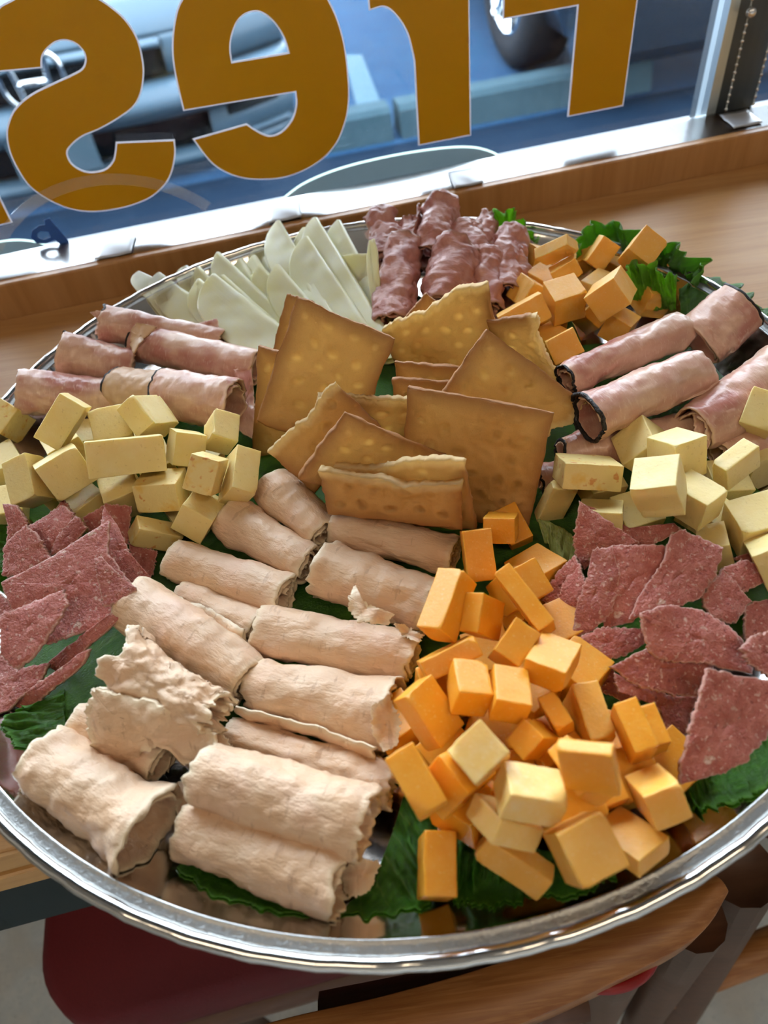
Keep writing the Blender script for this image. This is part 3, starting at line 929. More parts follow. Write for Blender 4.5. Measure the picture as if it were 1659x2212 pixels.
def slab(name, pts, crop, n, z, thick, mat, label, cat, group, seed, jag=.0006, bend=(0, 0), lump=.0006, parent=None, nth=150, nr=9, uvs=False, edgew=.0016, dome=0.0):
    """slice with a traced outline lying in the plane of normal n through height z; bend = (direction in degrees, curvature 1/m)"""
    x0, y0, s = crop
    n = unit(n)
    px = np.array([(x0 + x / s, y0 + y / s) for x, y in pts])
    c = at(*px.mean(0), z)
    W = np.array([onp(p[0], p[1], c, n) for p in px])
    bd = resample(W, nth, True)
    t = np.linspace(0, 1, nth + 1)
    e1 = unit(np.cross(n, [0, 1, .2]))
    e2 = np.cross(n, e1)
    cen = bd[:-1].mean(0)
    outw = bd - cen
    rl = np.linalg.norm(outw, axis=1)
    k = jag * (n1(np.sin(2 * math.pi * t) * 9 + 20 + 13 * np.cos(2 * math.pi * t), seed, 3) + .7 * n1(np.sin(2 * math.pi * t) * 37 + 31 * np.cos(2 * math.pi * t), seed + 7, 2))
    bd = bd + outw / rl[:, None] * k[:, None]
    rr = np.r_[np.linspace(.01, .8, nr - 4), .88, .94, .98, 1.0]
    P = cen + rr[:, None, None] * (bd - cen)[None]
    X, Y = (P - cen) @ e1, (P - cen) @ e2
    ang = math.radians(bend[0])
    xb = X * math.cos(ang) + Y * math.sin(ang)
    dz = -bend[1] * xb ** 2 + lump * fbm(np.stack([X * 90, Y * 90, X * 0 + seed], -1), seed, 3) - dome * (X ** 2 + Y ** 2)
    P = P + n * dz[..., None]
    P = lay(P, .0018)
    ed = np.clip(1 - (1 - rr)[:, None] * rl[None] / edgew, 0, 1)
    th = thick * (1 - .25 * ed)
    ruf = .00007 * fbm(P * 500, seed + 2, 2)
    A = P + n * (th / 2 + ruf)[..., None]
    B = P - n * (th / 2 - ruf)[..., None]
    uv = np.stack([X + seed * .3, Y], -1) if uvs else None
    # grid runs outward then around: flip so that A faces along n
    A, B = A[:, ::-1], B[:, ::-1]
    o = sheet(name, A, B, mat, parent, uv if uv is None else uv[:, ::-1], {'edge': ed[:, ::-1]})
    if parent is None:
        tag(o, label, cat, group)
    return o

def leaf(name, la, lb, mat, label, seed, amp=.003, freq=7, group='lettuce leaves under the food', nu=70, nv=22, free=1.0):
    """ruffled lettuce leaf between the polyline la (inner side) and lb (free frilled side); entries (px, py, z)"""
    Pa = resample(catmull([at(*p) for p in la], 12), nu)
    Pb = resample(catmull([at(*p) for p in lb], 12), nu)
    t = np.linspace(0, 1, nv)
    u = np.linspace(0, 1, nu)
    P = Pa[:, None] * (1 - t)[None, :, None] + Pb[:, None] * t[None, :, None]
    du = np.gradient(P, axis=0)
    dv = np.gradient(P, axis=1)
    n = np.cross(du, dv)
    n /= np.linalg.norm(n, axis=-1, keepdims=True) + 1e-12
    if (n[..., 2].mean()) < 0:
        n = -n
    T = np.broadcast_to(t, (nu, nv))
    Uu = np.broadcast_to(u[:, None], (nu, nv))
    ruf = amp * T ** 2.0 * (.75 + .8 * n1(u * 4, seed + 20))[:, None] * (np.sin(2 * math.pi * freq * Uu + 2.2 * n1(u * 5, seed)[:, None]) + .6 * np.sin(2 * math.pi * freq * 2.3 * Uu + 1.3 + 3 * T))
    frill = amp * .55 * T ** 3 * n1(u * 26, seed + 3)[:, None]
    ln = np.linalg.norm(Pb - Pa, axis=-1)[:, None]
    P = P + n * ruf[..., None] + n * (amp * .5 * fbm(np.stack([Uu * 9, T * 4, Uu * 0], -1), seed + 8, 3))[..., None]
    P = P + dv / (np.linalg.norm(dv, axis=-1, keepdims=True) + 1e-12) * frill[..., None]
    P = lay(P, .0006)
    v1 = np.clip(1 - np.abs(((Uu * 6 + .35 * T) % 1) - .5) / .10, 0, 1) * (1 - .6 * T)
    v2 = np.clip(1 - np.abs(((Uu * 17 - 1.2 * T) % 1) - .5) / .09, 0, 1) * .5
    vein = np.maximum(v1, v2)
    edge = np.clip((T - .8) / .2, 0, 1)
    Lu = np.linalg.norm(np.diff(Pb, axis=0), axis=1).sum()
    uv = np.stack([Uu * Lu * 30 + seed, T * ln * 30], -1) / 30
    o = sheet(name, P + n * .00025, P - n * .00025, mat, None, uv * 20, {'vein': vein, 'edge': edge})
    return tag(o, label, 'lettuce', group)

# ------------------------------------------------------------------ lettuce bed
bed = []
for k in range(9):
    a = 2 * math.pi * (k + .3) / 9
    nu_, nv_ = 60, 40
    u = np.linspace(0, 1, nu_)[:, None]
    v = np.linspace(-1, 1, nv_)[None]
    Lr, Wd = (.166 if abs(math.cos(a)) > .75 else .150), .058
    width = Wd * np.sin(np.clip(math.pi * (u * .86 + .10), 0, math.pi)) ** .7
    x = .008 + Lr * u + 0 * v
    y = width * v
    hgt = .0046 + .0006 * (1 + fbm(np.stack([x * 90 + k * 9, y * 90, x * 0], -1), 40 + k, 3)) + .0004 * np.abs(v) ** 3 * (1 + np.sin(34 * u + 5 * k))
    hgt = hgt + .002 * np.clip((x - .118) / .04, 0, 1)
    P = np.stack([x * math.cos(a) - y * math.sin(a), x * math.sin(a) + y * math.cos(a), hgt + .0021 * (k % 3)], -1)
    P = lay(P, .0012 + .0008 * (k % 3))
    vein = np.clip(1 - np.abs(v) / .05, 0, 1) + 0 * u
    vein = np.maximum(vein, np.clip(1 - np.abs(((u * 8 - np.abs(v) * 1.6) % 1) - .5) / .08, 0, 1) * .5)
    edge = np.clip((np.abs(v) + 0 * u - .8) / .2, 0, 1)
    o = sheet('lettuce_leaf', P + EZ * .0003, P - EZ * .0003, M['lettuce'], None, np.stack([u * Lr * 20 + 0 * v + k, width * v * 20], -1), {'vein': vein, 'edge': edge})
    tag(o, 'dark green lettuce leaf lying flat beneath the meats and cheeses', 'lettuce', 'lettuce bed under the food')

LT = [
 ('lettuce', [(1255, 590, .008), (1330, 600, .008), (1400, 630, .008), (1460, 650, .008), (1520, 640, .012)], [(1228, 540, .030), (1275, 488, .034), (1330, 478, .035), (1405, 515, .035), (1470, 535, .034), (1520, 600, .030)], .0062, 5.5, 'dark green frilly lettuce edge above the back orange cubes'),
 ('lettuce', [(1335, 585, .012), (1420, 630, .012), (1510, 655, .014)], [(1335, 520, .026), (1400, 538, .029), (1462, 556, .029), (1520, 622, .024)], .0050, 4.0, 'lower fold of green lettuce right of the back orange cubes'),
 ('lettuce_bright', [(1370, 650, .020), (1410, 668, .018), (1460, 668, .018)], [(1340, 590, .038), (1372, 566, .040), (1420, 580, .040), (1462, 600, .036)], .0035, 3.0, 'bright green lettuce curl right of the back orange cubes'),
 ('lettuce_bright', [(1075, 520, .018), (1120, 525, .018), (1150, 530, .018)], [(1068, 468, .034), (1098, 447, .038), (1125, 475, .034), (1155, 500, .028)], .0035, 3.0, 'small green lettuce tip behind the roast beef'),
 ('lettuce', [(1470, 700, .012), (1560, 715, .012), (1690, 770, .012)], [(1470, 620, .022), (1550, 610, .022), (1620, 650, .024), (1700, 700, .024)], .0030, 6.0, 'dark green lettuce behind the ham at the right rim'),
 ('lettuce', [(140, 1490, .012), (140, 1530, .012), (150, 1600, .012)], [(70, 1520, .014), (10, 1550, .014), (40, 1620, .012)], .0020, 3.0, 'green lettuce corner at the left rim below the salami'),
 ('lettuce', [(430, 1800, .010), (560, 1860, .010), (700, 1930, .010)], [(388, 1880, .010), (470, 1945, .010), (600, 1982, .009), (740, 2004, .008)], .0026, 7.0, 'dark green frilled lettuce below the front turkey roll'),
 ('lettuce', [(880, 1690, .014), (850, 1790, .014), (810, 1890, .012), (760, 1950, .010)], [(950, 1760, .014), (935, 1860, .012), (915, 1970, .009), (735, 1990, .009)], .0028, 6.0, 'glossy dark lettuce between turkey and the front cheddar'),
 ('lettuce', [(985, 1760, .014), (1060, 1800, .012), (1150, 1850, .010)], [(975, 1950, .008), (1045, 1975, .008), (1125, 1968, .008)], .0036, 4.0, 'folded dark lettuce below the upright cheddar bar'),
 ('lettuce', [(1150, 1830, .010), (1240, 1850, .010), (1320, 1830, .010)], [(1130, 1950, .007), (1250, 1950, .008), (1345, 1880, .009)], .0030, 4.0, 'green lettuce edge under the front big cheddar block'),
 ('lettuce', [(1440, 1640, .010), (1540, 1600, .012), (1680, 1540, .012)], [(1490, 1760, .012), (1590, 1745, .014), (1700, 1700, .018)], .0040, 5.0, 'green lettuce at the right rim below the salami wedge'),
 ('lettuce_pale', [(1160, 1120, .016), (1215, 1140, .016), (1260, 1180, .016)], [(1175, 1170, .016), (1210, 1215, .016), (1255, 1250, .016)], .0014, 2.0, 'pale yellow-green lettuce scrap between cheddar and salami'),
 ('lettuce', [(30, 1130, .012), (40, 1180, .012), (40, 1230, .012)], [(-40, 1140, .014), (-30, 1190, .014), (-20, 1240, .012)], .0020, 3.0, 'green lettuce corner at the far left rim'),
]
for i, (mt, la, lb, am, fq, lab) in enumerate(LT):
    leaf('lettuce_leaf', la, lb, M[mt], lab, 300 + i * 11, am, fq, 'lettuce edges showing around the food')

# ------------------------------------------------------------------ turkey rolls
TG = 'turkey rolls'
TK = [
 # x1,y1,z1, x2,y2,z2, r1,r2, options, label
 (583, 1050, .022, 700, 1158, .020, 54, 46, dict(turns=2.6, jag=.0014, seam=-100), 'turkey roll touching the crackers, its spiral end facing forward'),
 (492, 1122, .020, 668, 1226, .018, 54, 50, dict(turns=2.6, jag=.0018, seam=-90), 'turkey roll second from the crackers in the left column'),
 (375, 1210, .019, 618, 1294, .017, 48, 54, dict(turns=2.5, jag=.0022, seam=-80, flare=(.1, .08)), 'turkey roll third from the crackers beside the salami'),
 (385, 1285, .016, 556, 1362, .016, 40, 56, dict(turns=2.5, jag=.0012, seam=75, lift=.0015), 'short turkey roll with a loose spiral end beneath the long one'),
 (285, 1305, .026, 538, 1474, .020, 70, 62, dict(turns=1.9, jag=.0016, seam=-95, bend=.002), 'long smooth turkey roll ending in an open tip'),
 (170, 1560, .018, 350, 1650, .016, 52, 55, dict(turns=1.8, jag=.0012, seam=-80), 'turkey roll half hidden under the torn turkey'),
 (95, 1645, .020, 325, 1800, .019, 74, 88, dict(turns=1.5, jag=.0022, seam=-120, flare=(.1, .25), wild=.0012), 'flared turkey roll at the lower left rim'),
 (722, 1138, .020, 982, 1205, .020, 44, 48, dict(turns=2.3, jag=.0010, seam=-80), 'turkey roll lying directly below the front cracker'),
 (694, 1230, .021, 930, 1310, .020, 68, 62, dict(turns=2.0, jag=.0030, seam=-50, lift=.002, wild=.0008, flare=(.12, 0)), 'turkey roll with torn curls in the right column'),
 (562, 1366, .018, 892, 1428, .018, 60, 62, dict(turns=2.1, jag=.0024, seam=-70), 'wide turkey roll level with the stacked cheddar pair'),
 (545, 1480, .019, 845, 1548, .020, 64, 82, dict(turns=1.8, jag=.0030, seam=40, lift=.0018, flare=(0, .12)), 'turkey roll with an open folded right end'),
 (490, 1586, .016, 846, 1702, .016, 36, 50, dict(turns=1.7, jag=.0024, seam=-110), 'thin turkey roll tucked behind the pale front one'),
 (435, 1676, .029, 798, 1784, .029, 74, 86, dict(turns=1.5, jag=.0030, seam=-75, lift=.0012), 'pale turkey roll on top of the front pair'),
 (410, 1786, .017, 745, 1908, .017, 74, 90, dict(turns=1.6, jag=.0024, seam=-95, lift=.001), 'frontmost turkey roll lying over the lettuce'),
]
for i, (x1, y1, z1, x2, y2, z2, r1, r2, op, lab) in enumerate(TK):
    a, b, ra, rb = rp(x1, y1, z1, x2, y2, z2, r1, r2)
    roll('turkey_roll', a, b, ra, rb, M['turkey'], lab, 'turkey', TG, 500 + i * 7, thick=.0018, **op)
# torn turkey slice draped over the rolls
FULL = (0, 0, 1.0)
a, b, ra, rb = rp(262, 1440, .034, 478, 1552, .032, 66, 48)
tt = roll('torn_turkey', a, b, ra, rb, M['turkey'], 'torn ragged turkey slice heaped over the left rolls', 'turkey', TG, 631, turns=1.15, thick=.0022, jag=.0060, seam=-152, lump=.0016, wild=.0018, sj=.75, nu=80, nv=120, flare=(.25, .05))
slab('hanging_flap', [(205, 1490), (300, 1510), (420, 1570), (462, 1592), (468, 1672), (440, 1660), (415, 1650), (392, 1655), (350, 1610), (300, 1625), (288, 1662), (240, 1670), (195, 1648), (200, 1590), (190, 1540)], FULL, (-.25, -.7, .65), .0285, .0022, M['turkey'], '', '', '', 635, jag=.0014, lump=.0026, bend=(60, 10), parent=tt, uvs=True, nth=240, nr=14, edgew=.004)
slab('loose_shred', [(440, 1590), (470, 1560), (500, 1620), (470, 1680), (440, 1640)], FULL, (.1, -.5, .85), .022, .0018, M['turkey'], '', '', '', 633, jag=.0007, lump=.0016, parent=tt, uvs=True)
slab('loose_shred', [(385, 1690), (440, 1660), (470, 1690), (430, 1740), (380, 1760)], FULL, (.1, -.5, .85), .018, .0018, M['turkey'], '', '', '', 634, jag=.0007, lump=.0016, parent=tt, uvs=True)
for i, (pts, z, lab) in enumerate([
    ([(752, 1290), (768, 1262), (778, 1300), (850, 1330), (838, 1350), (775, 1345), (755, 1320)], .036, 'small curled turkey scrap on the torn turkey roll'),
    ([(850, 1345), (880, 1350), (915, 1372), (905, 1388), (870, 1370)], .030, 'flat turkey scrap beside the big glossy cheddar block'),
    ([(800, 1530), (840, 1500), (868, 1560), (860, 1610), (830, 1625), (806, 1590)], .032, 'turkey flap at the open roll beside the cheddar'),
    ([(735, 1880), (770, 1850), (822, 1862), (800, 1920), (768, 1935), (745, 1930)], .014, 'ragged turkey scrap poking from the frontmost roll')]):
    slab('turkey_scrap', pts, FULL, (.1, -.4, .9), z, .0016, M['turkey'], lab, 'turkey', 'turkey scraps', 640 + i, jag=.0007, lump=.0024, uvs=True, nth=110, edgew=.004)

# ------------------------------------------------------------------ ham rolls
HG = 'ham rolls'
HM = [
 (222, 702, .022, 478, 742, .018, 42, 34, 'ham', dict(turns=2.0, jag=.0018, seam=-70, rind=[('a', .75)]), 'ham roll at the back left with a torn flap end'),
 (300, 742, .024, 556, 800, .022, 44, 42, 'ham', dict(turns=2.0, jag=.0008, seam=-80, rind=[('a', .45)], flare=(.08, 0)), 'ham roll with a black curved rind beside the provolone'),
 (130, 762, .020, 285, 800, .020, 48, 44, 'ham', dict(turns=2.0, jag=.0010, seam=-75, rind=[('a', .8)]), 'ham roll in the middle row at the left rim'),
 (38, 848, .019, 245, 862, .019, 50, 46, 'ham', dict(turns=2.0, jag=.0010, seam=-75), 'ham roll at the left rim above the white cubes'),
 (243, 838, .024, 352, 852, .024, 48, 50, 'smoked', dict(turns=1.7, jag=.0006, seam=-80, rind=[('a', .4)]), 'tan smoked ham roll between two pink ones'),
 (345, 850, .027, 508, 878, .026, 58, 62, 'ham', dict(turns=2.0, jag=.0030, seam=-80, rind=[('a', .45)], wild=.0006), 'ham roll with a frayed end touching the left crackers'),
 (1222, 822, .034, 1478, 712, .030, 38, 44, 'ham', dict(turns=2.0, jag=.0014, seam=-80, rind=[('a', .4)]), 'upper ham roll right of the crackers'),
 (1268, 905, .040, 1512, 803, .036, 58, 52, 'ham', dict(turns=1.6, jag=.0012, seam=-95, rind=[('a', .2)], flare=(.06, 0), rind_r=.0009), 'front ham roll with a thick black rind ring'),
 (1508, 742, .024, 1606, 662, .026, 66, 60, 'ham', dict(turns=1.7, jag=.0008, seam=-110, rind=[('b', .35)], rind_r=.0008), 'wide ham roll with black rind at the right rim'),
 (1502, 930, .028, 1700, 805, .024, 56, 72, 'ham', dict(turns=1.8, jag=.0026, seam=-90), 'large ham roll at the right edge'),
 (1215, 985, .022, 1510, 930, .020, 44, 44, 'ham', dict(turns=2.0, jag=.0022, seam=-95, rind=[('a', .55)]), 'lower ham roll behind the right white cubes'),
 (1165, 1042, .014, 1300, 1005, .014, 38, 38, 'ham', dict(turns=1.8, jag=.0010, seam=-95, rind=[('a', .6)]), 'ham end peeking out beside the big right cracker'),
 (1555, 985, .016, 1710, 905, .016, 46, 52, 'ham', dict(turns=1.8, jag=.0014, seam=-95), 'ham roll behind the right edge white cubes'),
]
for i, (x1, y1, z1, x2, y2, z2, r1, r2, mt, op, lab) in enumerate(HM):
    a, b, ra, rb = rp(x1, y1, z1, x2, y2, z2, r1, r2)
    roll('ham_roll', a, b, ra, rb, M[mt], lab, 'ham', HG, 700 + i * 7, **op)
for i, (pts, z, mt, lab) in enumerate([
    ([(195, 676), (245, 672), (250, 700), (242, 735), (205, 720), (212, 690)], .034, 'ham', 'torn ham flap over the left rim'),
    ([(283, 715), (296, 698), (338, 704), (312, 728), (290, 768), (282, 745)], .036, 'smoked', 'folded tan ham flap with dark edge on the left'),
    ([(425, 700), (470, 690), (478, 735), (440, 742)], .024, 'ham', 'small ham scrap against the provolone'),
    ([(505, 800), (545, 795), (552, 900), (548, 950), (515, 930), (520, 860)], .018, 'ham', 'shredded ham between the frayed roll and crackers'),
    ([(1495, 830), (1560, 822), (1520, 850), (1470, 870)], .036, 'ham', 'thin ham strip sticking out of the front roll'),
    ([(1490, 880), (1540, 862), (1552, 920), (1525, 975), (1502, 950)], .030, 'ham', 'ragged ham flap hanging at the right edge')]):
    slab('ham_scrap', pts, FULL, (0, -.4, .9), z, .0015, M[mt], lab, 'ham', 'ham scraps', 790 + i, jag=.0006, lump=.0016, uvs=True, nth=110, edgew=.002)

# ------------------------------------------------------------------ roast beef rolls
BF = [
 (822, 478, .034, 846, 566, .028, 36, 42, 'roast beef roll at the left end of the beef, tip raised'),
 (866, 535, .034, 848, 700, .022, 44, 46, 'long roast beef roll beside the provolone'),
 (885, 488, .024, 900, 570, .022, 34, 36, 'dark roast beef roll at the back between two others'),
 (955, 448, .040, 928, 560, .030, 42, 48, 'tallest roast beef roll standing at the back'),
 (985, 545, .034, 962, 668, .022, 58, 56, 'roast beef roll in the middle front with wrinkled skin'),
 (1005, 500, .032, 1030, 575, .026, 40, 44, 'roast beef roll behind the middle one'),
 (1052, 474, .030, 1048, 560, .024, 24, 30, 'narrow roast beef tip beside the lettuce'),
 (1046, 560, .028, 1052, 672, .020, 44, 42, 'roast beef roll right of the middle'),
 (1102, 508, .030, 1092, 640, .020, 34, 46, 'roast beef roll against the back orange cubes'),
]
for i, (x1, y1, z1, x2, y2, z2, r1, r2, lab) in enumerate(BF):
    a, b, ra, rb = rp(x1, y1, z1, x2, y2, z2, r1, r2)
    roll('roast_beef_roll', a, b, ra, rb, M['beef'], lab, 'roast beef', 'roast beef rolls', 900 + i * 7, turns=1.9, jag=.0020, seam=-60 + 25 * (i % 4), lump=.0024, wild=.0012, lift=.0014, tip=(.004, 0), thick=.0015)

# ------------------------------------------------------------------ provolone slices
PV = [
 (718, 505, .030, 800, 660, .020, 34, 34, .005, 'thin translucent provolone slice at the back'),
 (590, 506, .034, 668, 640, .026, 30, 36, .008, 'tall provolone slice left of the highest one'),
 (648, 512, .030, 690, 600, .024, 22, 26, .006, 'small provolone tip between two tall slices'),
 (668, 502, .036, 785, 690, .024, 36, 38, .008, 'highest provolone slice with a wrinkled fold'),
 (555, 562, .022, 610, 650, .020, 26, 26, .006, 'small provolone slice at the back rim'),
 (625, 560, .030, 660, 640, .026, 26, 28, .006, 'provolone tip tucked left of the broad tall slice'),
 (648, 548, .036, 745, 690, .024, 40, 44, .009, 'broad tall provolone slice above the top cracker'),
 (512, 580, .024, 560, 650, .020, 24, 26, .006, 'round provolone tip in the middle back'),
 (540, 575, .026, 585, 640, .022, 26, 28, .006, 'provolone tip overlapping its neighbour in the middle back'),
 (468, 575, .030, 590, 690, .022, 32, 30, .008, 'long provolone slice reaching the back left rim'),
 (555, 600, .030, 640, 690, .022, 30, 32, .008, 'provolone slice behind the tilted pointed one'),
 (592, 604, .034, 690, 720, .024, 32, 38, .010, 'pointed provolone slice against the tilted cracker'),
 (400, 608, .022, 470, 680, .018, 26, 26, .006, 'small round provolone tip near the ham'),
 (425, 602, .026, 500, 680, .020, 26, 28, .006, 'provolone tip beside the small round one'),
 (478, 618, .030, 560, 690, .024, 24, 26, .006, 'narrow provolone slice over the large left one'),
 (308, 632, .020, 430, 700, .018, 28, 30, .007, 'leftmost provolone slice beside the ham'),
 (345, 628, .024, 470, 705, .020, 36, 34, .008, 'second provolone slice from the left'),
 (428, 640, .028, 530, 720, .022, 38, 38, .008, 'rounded provolone slice under the large left one'),
 (460, 640, .032, 585, 738, .024, 48, 50, .010, 'large broad provolone slice left of the crackers'),
]
def folded(x1, y1, z1, x2, y2, z2, r1, r2, lab, seed):
    """round slice folded in half: the fold runs from the tip, both halves hang side by side"""
    dx, dy = x2 - x1, y2 - y1
    L = math.hypot(dx, dy)
    nx, ny = dy / L, -dx / L
    r = (r1 + r2) / 2
    p = at(x1 + nx * r * .8 - dx / L * r * .5, y1 + ny * r * .8 - dy / L * r * .5, z1)
    q = at(x2 + nx * r * .8 + dx * .5, y2 + ny * r * .8 + dy * .5, z2 - .004)
    mx, my = (x1 * .6 + x2 * .4), (y1 * .6 + y2 * .4)
    m = p * .6 + q * .4
    g = at(mx - nx * r * 1.15, my - ny * r * 1.15, m[2] - .0085) - m
    d = unit(q - p)
    g = g - d * (g @ d)
    Wd = np.linalg.norm(g) * 1.1
    g = unit(g)
    h = np.cross(d, g)
    if h @ CAMV(m) < 0:
        h = -h
    R = np.linalg.norm(q - p) / 2
    c = (p + q) / 2
    nu, nv = 44, 41
    a = np.linspace(-1, 1, nu)
    a = np.sin(a * math.pi / 2)
    v = np.linspace(-1, 1, nv)
    X = np.broadcast_to((a * R)[:, None], (nu, nv))
    Y = v[None] * Wd * (np.maximum(0, 1 - np.abs(a) ** 3.6))[:, None] ** .5
    rho = .0016
    ay = np.abs(Y)
    th = np.minimum(ay / rho, math.pi / 2)
    flat = np.maximum(0, ay - rho * math.pi / 2)
    sg = np.sign(Y)
    op = .16 + .10 * vnoise(np.stack([X * 40, Y * 0, Y * 0 + seed], -1), seed)
    off = sg * (rho * np.sin(th) + flat * np.sin(op) * np.where(sg > 0, .6, 1.3))
    dn = rho * (np.cos(th) - 1) * -1 + flat * np.cos(op)
    P = c + d * X[..., None] + g * dn[..., None] + h * off[..., None]
    P = P + h * (.0007 * fbm(np.stack([X * 70, Y * 70, X * 0 + seed], -1), seed + 3, 2))[..., None]
    Tu, Tv = np.gradient(P, axis=0), np.gradient(P, axis=1)
    N = np.cross(Tu, Tv)
    N /= np.linalg.norm(N, axis=-1, keepdims=True) + 1e-12
    mid_ok = N[nu // 2, nv - 4] @ h
    if mid_ok < 0:
        N = -N
    N[0], N[-1] = N[1], N[-2]
    P = lay(P, .0012)
    uv = np.stack([X + seed * .1, Y], -1)
    A, B = P + N * .0006, P - N * .0006
    fl = np.cross(A[nu // 2 + 1, nv // 2] - A[nu // 2, nv // 2], A[nu // 2, nv // 2 + 1] - A[nu // 2, nv // 2]) @ N[nu // 2, nv // 2]
    if fl < 0:
        A, B, uv = A[:, ::-1], B[:, ::-1], uv[:, ::-1]
    o = sheet('provolone_slice', A, B, M['provolone'], None, uv)
    return tag(o, lab, 'cheese slice', 'folded provolone slices')
for i, (x1, y1, z1, x2, y2, z2, r1, r2, tp, lab) in enumerate(PV):
    folded(x1, y1, z1, x2, y2, z2, r1, r2, lab, 1000 + i * 7)
slab('provolone_slice', [(797, 520), (806, 515), (814, 545), (820, 600), (822, 650), (818, 690), (806, 660), (796, 600), (792, 555)], FULL, (-.75, -.5, .45), .036, .0012, M['provolone'], 'upright provolone slice beside the roast beef', 'cheese slice', 'folded provolone slices', 1201, jag=.0001, bend=(0, 6), lump=.0004, uvs=True)
slab('provolone_slice', [(738, 552), (795, 546), (806, 600), (815, 680), (790, 700), (760, 640)], FULL, (-.3, -.5, .8), .020, .0012, M['provolone'], 'flat provolone slice between the folded ones and beef', 'cheese slice', 'folded provolone slices', 1203, jag=.0001, bend=(0, 8), lump=.0006, uvs=True)

